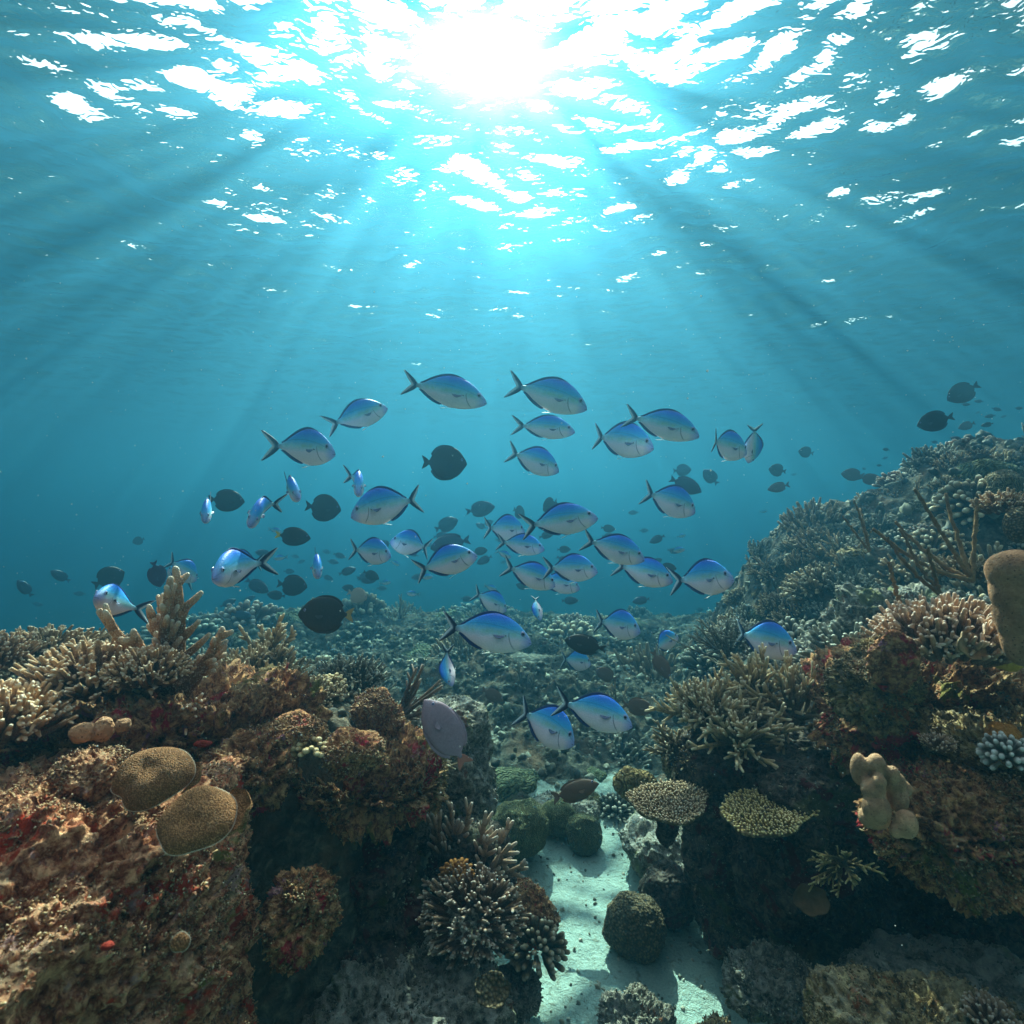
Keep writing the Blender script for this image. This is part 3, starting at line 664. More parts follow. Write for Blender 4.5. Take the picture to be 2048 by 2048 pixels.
def table_coral(name, seed, c, rx, ry, th, nk, mat, label, tilt, stalk):
    rng = np.random.RandomState(seed)
    root = bpy.data.objects.new(name, None); COL.objects.link(root); root.location = c
    root.rotation_euler = tilt; root.empty_display_size = .05
    tag(root, label, 'coral')
    na, nr = 96, 18
    a = np.linspace(0, 2 * math.pi, na, endpoint=False)
    rim = 1 + .10 * np.sin(2 * a + seed) + .07 * np.sin(3 * a + 2 * seed) + .04 * np.sin(7 * a + seed)
    V = []; 
    for j in range(nr):
        s = j / (nr - 1); V.append(np.stack([rx * rim * s * np.cos(a), ry * rim * s * np.sin(a), th * (.5 + .9 * s * s) + 0 * a], 1))
    for j in range(nr - 1, -1, -1):
        s = j / (nr - 1); V.append(np.stack([rx * rim * s * np.cos(a), ry * rim * s * np.sin(a), th * (-1.2 + 1.9 * s * s) + 0 * a], 1))
    V = np.concatenate(V); idx = np.arange(2 * nr * na).reshape(2 * nr, na)
    F = np.stack([idx[:-1], np.roll(idx[:-1], -1, 1), np.roll(idx[1:], -1, 1), idx[1:]], -1).reshape(-1, 4)
    me = mesh_from('plate', V, F); at_ = me.attributes.new('tip', 'FLOAT', 'POINT'); at_.data.foreach_set('value', np.full(len(V), .1, np.float32))
    link('plate', me, M[mat], root)
    i = np.arange(nk) + .5; r = np.sqrt(i / nk); ph = i * 2.399963
    r = r * (1 + rng.uniform(-.03, .03, nk)); rm = np.interp(ph % (2 * math.pi), np.append(a, 2 * math.pi), np.append(rim, rim[0]))
    P0 = np.stack([rx * rm * r * np.cos(ph) * .97, ry * rm * r * np.sin(ph) * .97, th * (.5 + .9 * r * r)], 1)
    out = np.stack([np.cos(ph), np.sin(ph), 0 * ph], 1) * (sstep(.6, 1, r) * 1.6)[:, None] + [0, 0, 1.0] + rng.normal(size=(nk, 3)) * .22
    out /= np.linalg.norm(out, axis=1)[:, None]
    L = .30 * min(rx, ry) * rng.uniform(.5, .9, nk) * .55
    sp = math.sqrt(math.pi * rx * ry / nk)
    P = bezier_branch(P0 - out * .003, out, L, rng.normal(size=(nk, 3)) * .1, 5, rng)
    Rr = sp * .38 * rng.uniform(.8, 1.15, nk)[:, None] * np.array([[1, 1, 1, .95, .75]])
    link('branchlets', coral_mesh('branchlets', P, Rr, np.tile([[-.3, 1.0]], (nk, 1)), 8, rng, .1), M[mat], root)
    st, _, _ = blob('stalk', seed, (rx * .28, ry * .3, stalk / 2 + .02), 5)
    s = link('stalk', st, M['rock_dark_shade'], root); s.location = (0, ry * .15, -stalk / 2 - th * .5)
    return root
table_coral('table_coral', 50, at(1262, 1518, 1.52), .118, .095, .010, 620, 'acro_brown', 'brown pale-rimmed plate coral on the dark pillar, nearer the sand', (R(3), R(0), 0), .12)
table_coral('table_coral', 51, at(1452, 1535, 1.42), .145, .095, .010, 620, 'acro_gold', 'golden brown plate coral with beaded surface left of the lobed coral', (R(2), R(-2), .3), .12)

def half_dome(name, seed, c, size, mat, label, cat='coral', lev=6, rough=.03, rot=0, group=None):
    me, W, F = blob(name, seed, size, lev, a=(.16, rough, rough * .5), f=(1.2, 5, 16))
    o = link(name, me, M[mat]); o.location = c; o.rotation_euler = (0, 0, rot); return tag(o, label, cat, group)
half_dome('brain_coral', 60, at(982, 1562, 2.22), (.13, .12, .115), 'brain_green', 'largest smooth olive brain coral beside the sand channel')
half_dome('brain_coral', 61, at(1052, 1545, 2.38), (.085, .08, .08), 'brain_green', 'small olive brain coral touching the right of the largest one')
half_dome('brain_coral', 62, at(1102, 1575, 2.28), (.085, .08, .09), 'brain_green', 'cone-shaped olive brain coral at the head of the sand')
half_dome('brain_coral', 63, at(1198, 1480, 1.85), (.082, .06, .055), 'brain_gold', 'yellow wrinkled coral with a dark hole behind the pillar plate coral', rough=.09)
half_dome('knob_coral', 64, at(1195, 1745, 1.75), (.105, .10, .095), 'massive_grey', 'round olive-brown coral head standing in the middle of the sand', rough=.05)
half_dome('reef_rock', 65, at(1262, 1690, 1.88), (.10, .10, .11), 'rock_dark_shade', 'dark boulder tucked behind the coral head on the sand', 'rock', rough=.08)
half_dome('brain_coral', 66, at(1895, 915, 2.7), (.075, .07, .085), 'brain_tan', 'smooth rounded green-brown coral ball high on the right slope')
half_dome('brain_coral', 67, at(1610, 1055, 2.9), (.10, .09, .07), 'brain_gold', 'olive-yellow dome coral in the middle of the right slope')
half_dome('brain_coral', 68, at(1280, 1440, 1.9), (.06, .06, .08), 'brain_tan', 'upright brown lobe in the shade below the thick-fingered coral')
half_dome('sponge', 69, at(1897, 1237, 1.22), (.042, .035, .034), 'sponge_yellow', 'yellow-orange sponge ball under the tall tan sponge', 'sponge', rough=.1)
half_dome('sponge', 70, at(1892, 1392, 1.16), (.035, .03, .035), 'sponge_orange', 'orange sponge above the white cauliflower coral', 'sponge', rough=.08)
half_dome('sponge', 71, at(1527, 1512, 1.5), (.028, .025, .028), 'sponge_orange', 'small orange-brown sponge at the right end of the golden plate coral', 'sponge')
half_dome('sponge', 72, at(158, 1382, 1.03), (.026, .02, .02), 'sponge_tan', 'left of three small tan lumps below the finger coral thicket', 'sponge')
half_dome('sponge', 73, at(195, 1376, 1.04), (.018, .02, .025), 'sponge_tan', 'middle of three small tan lumps below the finger coral thicket', 'sponge')
half_dome('sponge', 74, at(232, 1368, 1.04), (.014, .015, .014), 'sponge_tan', 'right of three small tan lumps below the finger coral thicket', 'sponge')
half_dome('sponge', 75, at(498, 1482, 1.28), (.062, .03, .018), 'purple', 'purple encrusting sponge on the face of the left ledge', 'sponge', rough=.12)
half_dome('sponge', 76, at(382, 1403, 1.12), (.020, .010, .006), 'red', 'red sponge patch on the maroon hummock', 'sponge', rough=.12)
half_dome('sponge', 77, at(203, 1785, .60), (.007, .005, .004), 'red', 'bright red sponge spot low on the large sunlit rock', 'sponge', rough=.12)
half_dome('sponge', 78, at(500, 1352, 1.42), (.016, .014, .014), 'red', 'red sponge between the two cauliflower corals', 'sponge', rough=.1)
half_dome('coral_lobe', 79, at(770, 1530, 1.62), (.045, .05, .10), 'brain_tan', 'smooth tan finger-like lobe hanging under the end of the left ledge', rough=.03)

# ---- lobed coral (fused smooth lobes)
def lobed(name, c, lobes, mat, label, voxel=.006):
    Vs = []; Fs = []; b = 0; V0, F0 = ico(4)
    for (x, y, z, rx, ry, rz) in lobes:
        Vs.append(V0 * [rx, ry, rz] + [x, y, z]); Fs.append(F0 + b); b += len(V0)
    me = mesh_from(name, np.concatenate(Vs), np.concatenate(Fs))
    o = link(name, me, M[mat]); o.location = c
    r = o.modifiers.new('fuse', 'REMESH'); r.mode = 'VOXEL'; r.voxel_size = voxel; r.use_smooth_shade = True
    s = o.modifiers.new('soften', 'SMOOTH'); s.factor = .5; s.iterations = 2
    return tag(o, label, 'coral')
lobed('lobed_coral', at(1665, 1492, .99), [(-0.0134, 0, 0.0562, 0.018, 0.018, 0.0256), (-0.0381, 0.02, 0.0378, 0.0164, 0.018, 0.036), (-0.0224, -0.02, 0.0302, 0.0148, 0.0131, 0.016), (0.0134, -0.012, 0.0432, 0.0139, 0.0139, 0.0176), (-0.0291, -0.012, 0.0086, 0.0246, 0.0213, 0.024), (-0.0291, -0.022, -0.027, 0.0279, 0.0246, 0.0336), (0.0246, 0.0, 0.0194, 0.0246, 0.0213, 0.024), (0.0291, -0.006, -0.013, 0.0213, 0.0197, 0.028), (-0.0056, 0.01, 0.0216, 0.0164, 0.0164, 0.04), (0.056, 0.01, 0.0, 0.0131, 0.0164, 0.0176), (-0.0112, 0.01, -0.0648, 0.0328, 0.0246, 0.024)], 'lobe', 'cluster of smooth tan bulbous coral lobes on the crimson rock', .004).scale = (.88, .9, .88)
lobed('lobed_coral', at(1705, 1555, .95), [(.004, 0, 0, .020, .018, .026), (-.014, 0, -.012, .012, .01, .014)], 'lobe', 'single smooth tan lobe just below the bulbous cluster', .0035)
lobed('tube_sponge', at(1915, 1120, 1.12), [(.005, 0, .045, .056, .05, .052), (-.022, 0, .05, .03, .04, .04), (.008, 0, .01, .052, .048, .07), (.012, 0, -.04, .046, .045, .08), (.018, 0, -.09, .040, .04, .07), (.07, .0, .02, .05, .05, .09)], 'sponge_tan', 'tall smooth tan sponge at the right edge of the photo', .006)['category'] = 'sponge'
lobed('tube_sponge', at(1925, 990, 1.9), [(0, 0, 0, .05, .05, .07)], 'massive_grey', 'grey rounded sponge above the tall tan one at the right edge', .008)['category'] = 'sponge'

# ---- leather corals: thick kidney-shaped cushions with a pale rim
def leather(c, rx, ry, label, seed, rot, tilt, kid=.22, fold=None):
    root = bpy.data.objects.new('leather_coral', None); COL.objects.link(root)
    root.location = c; root.rotation_euler = (tilt[0], tilt[1], rot); root.empty_display_size = .05
    tag(root, label, 'coral')
    na, nr = 160, 40; a = np.linspace(0, 2 * math.pi, na, endpoint=False)
    rim = 1 - kid * np.exp(-((a - 4.0 + math.pi) % (2 * math.pi) - math.pi) ** 2 / .12) + .04 * np.sin(3 * a + seed) + .025 * np.sin(5 * a + seed * 2)
    th = .36 * rx
    rings = []
    for j in range(nr):
        s = j / (nr - 1); u = s ** .75
        h = th * (1 - u ** 3.2) ** .62
        x = rx * rim * u * np.cos(a); y = ry * rim * u * np.sin(a)
        P = np.stack([x * 14, y * 14, 0 * x + seed], 1)
        rings.append(np.stack([x, y, h + .13 * th * pnoise(P * 2.6) * (1 - u ** 2) + .22 * th * pnoise(P * 1.1) - .10 * th * sstep(.25, .5, pnoise(P * 4 + 7)) * (1 - u)], 1))
    for u, zz in ((1.012, -.10), (.985, -.2), (.80, -.32), (.4, -.6), (.02, -.7)):
        rings.append(np.stack([rx * rim * u * np.cos(a), ry * rim * u * np.sin(a), 0 * a + zz * th], 1))
    V = np.concatenate(rings); n_ = len(rings); idx = np.arange(n_ * na).reshape(n_, na)
    F = np.stack([idx[:-1], np.roll(idx[:-1], -1, 1), np.roll(idx[1:], -1, 1), idx[1:]], -1).reshape(-1, 4)
    link('cushion', mesh_from('cushion', V, F[:, ::-1]), M['leather'], root)
    Pr = np.stack([rx * rim * 1.008 * np.cos(a), ry * rim * 1.008 * np.sin(a), -.05 * th + .01 * th * np.sin(9 * a)], 1)
    Pr = np.concatenate([Pr, Pr[:1]])[None]
    V, F, _, _ = tubes(Pr, np.full((1, Pr.shape[1]), .0006), 6, None, 0, cap=False)
    # frames along a closed loop need their own radial directions
    loop = Pr[0][:-1]; tn = np.roll(loop, -1, 0) - np.roll(loop, 1, 0); tn /= np.linalg.norm(tn, axis=1)[:, None]
    bz = np.array([0, 0, 1.0]); nx = np.cross(tn, bz); q = np.linspace(0, 2 * math.pi, 7)[:-1]
    V = (loop[:, None] + .0007 * (nx[:, None] * np.cos(q)[None, :, None] + bz * np.sin(q)[None, :, None])).reshape(-1, 3)
    idx = np.arange(len(loop) * 6).reshape(-1, 6); j2 = np.roll(idx, -1, 0)
    F = np.stack([idx, np.roll(idx, -1, 1), np.roll(j2, -1, 1), j2], -1).reshape(-1, 4)
    link('rim', mesh_from('rim', V, F), M['rim'], root)
    if fold:   # a curled lobe folded up behind the cushion
        b = np.linspace(fold[0], fold[1], 50); w = np.linspace(0, 1, 12)
        B, Wd = np.meshgrid(b, w); fr = np.sin((B - fold[0]) / (fold[1] - fold[0]) * math.pi) ** .6
        rr = 1 + fold[2] * np.sin(Wd * math.pi * .55) * fr; zz = th * (-.2 + fold[3] * (1 - np.cos(Wd * math.pi * .9)) * .5 * fr)
        X = rx * rr * np.cos(B); Yy = ry * rr * np.sin(B)
        top = np.stack([X, Yy, zz + .006 * np.sin(B * 13) * fr * Wd], -1).reshape(-1, 3)
        V = np.concatenate([top, top - [0, 0, .006]]); f = grid_faces(50, 12); k = 600
        e = []
        for ring in (np.arange(50), np.arange(50) + 550): e += [[p, q_, q_ + k, p + k] for p, q_ in zip(ring[:-1], ring[1:])]
        link('folded_lobe', mesh_from('folded_lobe', V, np.concatenate([f, f[:, ::-1] + k, np.array(e)])), M['leather'], root)
    return root
leather(at(287, 1466, .90), .067, .054, 'round tan leather coral cushion farther up the large sunlit rock', 1, .05, (R(38), 0), .22, (-.5, .5, .28, .7))
leather(at(372, 1546, .80), .060, .049, 'nearest tan leather coral cushion with a folded lobe and white frilly edge', 2, -.1, (R(36), 0), .06, (-.35, 1.1, .42, .9))
leather(at(340, 1778, .66), .0125, .010, 'tiny brown leather coral disc low on the large sunlit rock', 3, 0, (R(60), 0), .05)

# thin plates
def plate(name, c, rx, ry, seed, mat, label, rot, th=.004, cat='coral'):
    na, nr = 72, 14; a = np.linspace(0, 2 * math.pi, na, endpoint=False)
    rim = 1 + .09 * np.sin(2 * a + seed) + .06 * np.sin(5 * a + seed * 2) + .03 * np.sin(9 * a)
    rings = []
    for s in np.linspace(0, 1, nr): rings.append(np.stack([rx * rim * s * np.cos(a), ry * rim * s * np.sin(a), th * 3 * s * s + th * .8 * np.sin(3 * a + 6 * s) * s], 1))
    top = np.concatenate(rings); bot = (top - [0, 0, th]).reshape(nr, na, 3)[::-1].reshape(-1, 3)
    V = np.concatenate([top, bot]); idx = np.arange(2 * nr * na).reshape(2 * nr, na)
    F = np.stack([idx[:-1], np.roll(idx[:-1], -1, 1), np.roll(idx[1:], -1, 1), idx[1:]], -1).reshape(-1, 4)
    o = link(name, mesh_from(name, V, F), M[mat]); o.location = c; o.rotation_euler = rot; return tag(o, label, cat)
half_dome('plate_coral', 81, at(1688, 1250, 1.20), (.062, .022, .075), 'rock_crim', 'wide knobbly brown plate coral below the large pinkish finger coral', rough=.12)
plate('plate_coral', at(1828, 1218, 1.20), .042, .034, 2, 'plate', 'thin tan plate coral hanging beneath the pinkish finger coral', (R(75), R(10), .2))
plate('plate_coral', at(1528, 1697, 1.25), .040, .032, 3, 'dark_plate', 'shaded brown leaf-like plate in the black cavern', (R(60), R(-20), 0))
plate('plate_coral', at(930, 1868, 1.22), .045, .032, 4, 'massive_grey', 'thin translucent grey plate lying in the shadow at the bottom', (R(40), R(-12), 0), .0025)
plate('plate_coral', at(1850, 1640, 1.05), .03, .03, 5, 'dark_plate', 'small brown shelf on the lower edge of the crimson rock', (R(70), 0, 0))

# ---- sea rods
def sea_rod(base, tips, r, label, seed):
    rng = np.random.RandomState(seed); b = np.array(base); P = []; Rr = []
    for (tip, via) in tips:
        t = np.array(tip); s0 = b + (via - .0) * (t - b) if False else b; K = 26; s = np.linspace(0, 1, K)[:, None]
        mid = (b + t) / 2 + np.array([0, 0, -via])
        p = b * (1 - s) ** 2 + 2 * mid * s * (1 - s) + t * s ** 2
        P.append(p + rng.normal(size=p.shape) * .0015); Rr.append(np.linspace(r * 1.15, r * .8, K))
    me = coral_mesh('sea_rod', np.array(P), np.array(Rr), np.tile([[0, .6]], (len(P), 1)), 10, rng, .22)
    return coral('sea_rod', me, (0, 0, 0), 1, 'rod', label, 'sea rod')
Bq = at(1835, 1095, 1.75)
sea_rod(Bq, [(at(1728, 925, 1.75), .01), (at(1783, 932, 1.85), .03), (at(1843, 945, 1.80), -.01), (at(1650, 1000, 1.70), .06), (at(1690, 985, 1.9), .05)], .0066, 'tall brown sea rods spreading like a fan above the pinkish finger coral', 1)
sea_rod(at(1772, 1120, 1.6), [(at(1672, 1015, 1.6), .03), (at(1700, 1000, 1.7), .03), (at(1750, 1035, 1.55), .0)], .0058, 'shorter brown sea rods with three stems left of the tall fan of rods', 2)
sea_rod(at(1640, 1040, 2.2), [(at(1590, 975, 2.2), .0), (at(1612, 945, 2.2), -.03), (at(1622, 960, 2.3), -.03)], .005, 'thin grey sea rods curving up from the middle of the right slope', 3)
sea_rod(at(1702, 1155, 1.45), [(at(1676, 1062, 1.45), .0)], .0055, 'single short reddish rod left of the large pinkish finger coral', 4)

# ------------------------------------------------------------ corals covering the right slope, the far reef and the back of the left bank
rs = random.Random(5)
kinds = {
 'finger_coral': [(acropora('finger_coral', 100 + k, n=90, fr=.055, fl=.42, side=2, S=6, flat=.75), m) for k, m in enumerate(('acro_grey', 'acro_brown', 'acro_olive'))],
 'staghorn_coral': [(staghorn('staghorn_coral', 110 + k, n=9, L=1, r=.05, spread=.9, side=5, S=6), m) for k, m in enumerate(('acro_grey', 'acro_brown'))],
 'cauliflower_coral': [(knob_cluster('cauliflower_coral', 120 + k, n=130, kr=.075, flat=.9, zmin=-.2), m) for k, m in enumerate(('acro_grey', 'acro_olive', 'acro_rust'))],
 'dome_coral': [(blob('dome_coral', 130 + k, (1, 1, .85), 5, a=(.16, .05, .02), f=(1.2, 5, 14))[0], m) for k, m in enumerate(('dome_green', 'dome_grey'))],
 'reef_boulder': [(blob('reef_boulder', 140 + k, (1, .9, .75), 6, a=(.24, .18, .07), f=(1.2, 4, 13))[0], m) for k, m in enumerate(('boulder_grey', 'boulder_grey', 'boulder_olive'))],
}
M['dome_green'] = mat_bumpy('dome_coral_green', (.10, .13, .06), (.26, .28, .14), 6, .01, 'brain')
M['dome_grey'] = mat_bumpy('dome_coral_grey', (.15, .15, .11), (.36, .35, .27), 8, .008, 'cells')
M['boulder_grey'] = mat_rock('boulder_grey', base=(.08, .08, .06), hi=(.26, .26, .20), crim=(.16, .08, .05), olive=(.14, .15, .06), pink=(.4, .34, .3), wr=.1, wo=.4, wp=.2, dust=(.46, .46, .38), dustk=.7, s=.18)
M['boulder_olive'] = mat_rock('boulder_olive', base=(.13, .11, .05), hi=(.38, .34, .20), crim=(.20, .09, .05), olive=(.18, .17, .05), pink=(.4, .34, .3), wr=.3, wo=.5, wp=.2, dust=(.42, .40, .28), dustk=.6, s=.18)
for k, lst in kinds.items():
    for me, m in lst: me.materials.append(M[m])
catname = {'finger_coral': 'coral', 'staghorn_coral': 'coral', 'cauliflower_coral': 'coral', 'dome_coral': 'coral', 'reef_boulder': 'rock'}
def scatter(n, region, weights, srange, label, group, seed, mind=.7, sink=.15):
    rs = random.Random(seed); placed = []; tries = 0
    ks = list(weights); ws = [weights[k] for k in ks]
    while len(placed) < n and tries < n * 60:
        tries += 1
        x, y = region(rs)
        s = rs.uniform(*srange)
        if any((x - a) ** 2 + (y - b) ** 2 < ((s + c) * mind) ** 2 for a, b, c in placed): continue
        z = float(H(np.array([x]), np.array([y]), False)[0][0])
        placed.append((x, y, s))
        k = rs.choices(ks, ws)[0]; me, m = rs.choice(kinds[k])
        o = link(k, me); sc = s * (.8 if k in ('dome_coral', 'reef_boulder') else 1.15)
        o.location = (x, y, z - sc * sink); o.scale = (sc * rs.uniform(.85, 1.2), sc * rs.uniform(.85, 1.2), sc * rs.uniform(.75, 1.25))
        if k == 'staghorn_coral': o.scale = (sc * 1.1, sc * 1.1, sc * 1.3)
        e = .06
        hx = float(H(np.array([x + e]), np.array([y]), False)[0][0]) - z; hy = float(H(np.array([x]), np.array([y + e]), False)[0][0]) - z
        o.rotation_euler = (math.atan2(hy, e) * .5, -math.atan2(hx, e) * .5, rs.uniform(0, 6.28))
        tag(o, label[k], catname[k], group)
    return placed
def lab(suffix): return {'finger_coral': 'bushy finger coral ' + suffix, 'staghorn_coral': 'open branching coral ' + suffix, 'cauliflower_coral': 'knobbly cauliflower coral ' + suffix,
                         'dome_coral': 'rounded dome coral ' + suffix, 'reef_boulder': 'craggy reef boulder ' + suffix}
W1 = {'finger_coral': 4, 'staghorn_coral': 1.2, 'cauliflower_coral': 3, 'dome_coral': 1.6, 'reef_boulder': 2.5}
W2 = {'finger_coral': 1.5, 'staghorn_coral': .5, 'cauliflower_coral': 2, 'dome_coral': 2.5, 'reef_boulder': 6}
scatter(190, lambda r: (r.uniform(1.2, 3.8), r.uniform(1.95, 3.7)), W1, (.07, .20), lab('among many on the right slope'), 'growth on the right slope', 1, .50)
scatter(26, lambda r: (r.uniform(1.3, 1.9), r.uniform(2.7, 3.4)), {'finger_coral': 5, 'staghorn_coral': 2, 'cauliflower_coral': 1}, (.09, .15), lab('fringing the seaward edge of the right slope'), 'fringe of the right slope', 2, .5)
scatter(14, lambda r: (r.uniform(-2.4, -.5), r.uniform(1.9, 2.7)), W1, (.07, .15), lab('behind the left thicket'), 'growth behind the left thicket', 3, .7)
scatter(100, lambda r: (r.uniform(-1.5, 1.6), r.uniform(2.5, 4.4)), W2, (.06, .22), lab('on the rubble beyond the sand channel'), 'rubble beyond the sand channel', 4, .6)
scatter(120, lambda r: (r.uniform(-4.0, 3.4), r.uniform(4.2, 8.5)), W2, (.12, .38), lab('in the hazy blue distance'), 'far hazy reef', 6, .62)

# loose rubble and encrusting knobs as ground cover
def ground_cover(name, n, region, seed, smin, smax, mat, thr=.3):
    rng = np.random.RandomState(seed); x, y = region(rng, n * 3)
    z, rock = H(x, y); k = np.where((rock > thr) | (rng.rand(len(x)) < .03))[0][:n]; x, y, z = x[k], y[k], z[k]; n = len(x)
    V0, F0 = ico(2)
    V0 = V0 * (1 + .8 * pnoise(V0 * 1.9)[:, None])
    s = rng.uniform(smin, smax, n) * (.5 + .35 * np.hypot(x, y) / 3)
    Mx = frames(rng.normal(size=(n, 3)), rng) * (s[:, None, None] * rng.uniform(.6, 1.4, (n, 1, 3)))
    V, F = instance(V0, F0, Mx, np.stack([x, y, z + s * .2], 1))
    me = mesh_from(name, V, F)
    t = np.repeat(rng.uniform(-.2, 1.0, n), len(V0)) + .2 * np.tile(V0[:, 2], n)
    a = me.attributes.new('tip', 'FLOAT', 'POINT'); a.data.foreach_set('value', t.astype(np.float32))
    return tag(link(name, me, M[mat]), 'loose coral rubble and knobs covering the reef', 'rubble', kind='stuff')
ground_cover('coral_rubble', 3800, lambda r, n: (r.uniform(-3, 3.6, n), 1.3 + 4.2 * r.rand(n) ** .8), 3, .008, .030, 'rubble')

# a little marine snow drifting in the water
def snow():
    rng = np.random.RandomState(4); n = 2600
    Y = .55 + 5 * rng.rand(n) ** .8; x = rng.uniform(-1.05, 1.05, n) * Y; z = rng.uniform(-.9, .95, n) * Y
    z0, _ = H(x, Y, False); k = (z > z0 + .08) & (z < SURF_Z - .25); x, Y, z = x[k], Y[k], z[k]; n = len(x)
    V0, F0 = ico(1); s = rng.uniform(.0006, .0013, n) * np.where(rng.rand(n) < .06, 2.4, 1) * (.5 + .35 * Y)
    V, F = instance(V0, F0, frames(rng.normal(size=(n, 3)), rng) * s[:, None, None], np.stack([x, Y, z], 1))
    tag(link('marine_snow', mesh_from('marine_snow', V, F), M['snow']), 'pale specks drifting through the water', 'plankton', kind='stuff')
snow()
ground_cover('sand_rubble', 420, lambda r, n: (r.uniform(-.1, .9, n), r.uniform(1.2, 2.6, n)), 9, .003, .010, 'turf_grey', -1)['label'] = 'broken coral bits strewn on the sand channel'

# ------------------------------------------------------------ fish
def mat_blue_fish():
    m, n, l = new_mat('blue_fish_skin'); v = coords(n)
    sp = n.new('ShaderNodeSeparateXYZ'); l.new(v, sp.inputs[0]); x, z = sp.outputs[0], sp.outputs[2]
    f = noise(n, l, v, 9, 3, .6); g = noise(n, l, v, 70, 2, .6, 0, 3)
    # height over the belly line, following the curve of the back
    zz = math_(n, l, 'ADD', z, math_(n, l, 'MULTIPLY', math_(n, l, 'SUBTRACT', f, .5), .05))
    zz = math_(n, l, 'ADD', zz, math_(n, l, 'MULTIPLY', math_(n, l, 'SUBTRACT', g, .5), .05))
    t = math_(n, l, 'ADD', math_(n, l, 'MULTIPLY', zz, 2.3), .5, True)
    c = ramp(n, l, t, [(.08, (.98, .82, .84)), (.38, (.95, .80, .94)), (.52, (.38, .74, .88)), (.66, (.06, .48, .92)), (.88, (.02, .20, .92)), (.98, (.02, .07, .45))])
    yb = math_(n, l, 'MULTIPLY', ramp(n, l, math_(n, l, 'ABSOLUTE', math_(n, l, 'SUBTRACT', z, .015)), [(.0, (1, 1, 1)), (.05, (0, 0, 0))]), ramp(n, l, f, [(.45, (0, 0, 0)), (.65, (.45, .45, .45))]))
    c = mix(n, l, yb, c, (.40, .55, .30))
    # face: violet-blue forehead and snout
    hd = ramp(n, l, x, [(.36, (0, 0, 0)), (.47, (.75, .75, .75))])
    c = mix(n, l, hd, c, (.22, .32, .85))
    # gill cover edge: arc around a point behind the eye
    dx = math_(n, l, 'SUBTRACT', x, .40); dz = math_(n, l, 'MULTIPLY', math_(n, l, 'ADD', z, -.03), .8)
    d = math_(n, l, 'SQRT', math_(n, l, 'ADD', math_(n, l, 'MULTIPLY', dx, dx), math_(n, l, 'MULTIPLY', dz, dz)))
    arc = ramp(n, l, math_(n, l, 'ABSOLUTE', math_(n, l, 'SUBTRACT', d, .155)), [(.0, (1, 1, 1)), (.009, (0, 0, 0))])
    arc = math_(n, l, 'MULTIPLY', arc, ramp(n, l, math_(n, l, 'SUBTRACT', .38, x), [(.04, (0, 0, 0)), (.08, (1, 1, 1))]))
    arc = math_(n, l, 'MULTIPLY', arc, ramp(n, l, z, [(0.0, (.75, .75, .75)), (.03, (0, 0, 0))]))
    c = mix(n, l, arc, c, (.015, .02, .10))
    # mouth
    mo = math_(n, l, 'MULTIPLY', ramp(n, l, math_(n, l, 'ABSOLUTE', math_(n, l, 'ADD', z, .058)), [(.0, (1, 1, 1)), (.006, (0, 0, 0))]), ramp(n, l, x, [(.465, (0, 0, 0)), (.475, (.8, .8, .8))]))
    c = mix(n, l, mo, c, (.03, .02, .10))
    # tail root dark
    c = mix(n, l, ramp(n, l, x, [(.17, (0, 0, 0))]) if False else ramp(n, l, math_(n, l, 'MULTIPLY', x, -1.0), [(.26, (0, 0, 0)), (.34, (.8, .8, .8))]), c, (.02, .03, .12))
    vo = n.new('ShaderNodeTexVoronoi'); vo.inputs['Scale'].default_value = 55; l.new(v, vo.inputs['Vector'])
    c = mix(n, l, ramp(n, l, vo.outputs['Distance'], [(.25, (0, 0, 0)), (.65, (.12, .12, .12))]), c, mix(n, l, 1.0, c, (.45, .5, .6), 'MULTIPLY'))
    ll = ramp(n, l, math_(n, l, 'ABSOLUTE', math_(n, l, 'SUBTRACT', z, math_(n, l, 'SUBTRACT', .085, math_(n, l, 'MULTIPLY', math_(n, l, 'MULTIPLY', x, x), .5)))), [(.0, (.4, .4, .4)), (.006, (0, 0, 0))])
    c = mix(n, l, ll, c, (.03, .10, .30))
    b = bsdf(n, l, c, .5, vo.outputs['Distance'], .0012, .6, .3)
    return m
def flat(name, col, rough=.5, spec=.4, bump=False):
    m, n, l = new_mat(name); v = coords(n)
    f = noise(n, l, v, 30, 3, .6)
    c = mix(n, l, f, tuple(x * .75 for x in col), tuple(min(1, x * 1.2) for x in col))
    bsdf(n, l, c, rough, f if bump else None, .002, .5, spec); return m
def mat_tail():
    m, n, l = new_mat('fish_tail'); v = coords(n)
    a = n.new('ShaderNodeAttribute'); a.attribute_name = 'edge'
    w = noise(n, l, v, 60, 2, .6)
    t = math_(n, l, 'ADD', a.outputs['Fac'], math_(n, l, 'MULTIPLY', math_(n, l, 'SUBTRACT', w, .5), .25))
    c = ramp(n, l, t, [(.3, (.012, .016, .05)), (.55, (.05, .07, .13)), (.78, (.62, .70, .75))])
    bsdf(n, l, c, .5); return m
M['blue_fish'] = mat_blue_fish(); M['tail'] = mat_tail()
M['fin_dark'] = flat('fish_fin_dark', (.02, .035, .16)); M['fin_white'] = flat('fish_fin_white', (.85, .88, .92)); M['fin_grey'] = flat('fish_fin_grey', (.10, .12, .24))
M['iris'] = flat('fish_iris', (.30, .34, .62), .2, .6); M['pupil'] = flat('fish_pupil', (.004, .004, .008), .08, .8)
M['dark_fish'] = flat('dark_fish_skin', (.035, .027, .022), .6, .3, True); M['brown_fish'] = flat('brown_fish_skin', (.16, .075, .04), .6, .3, True)
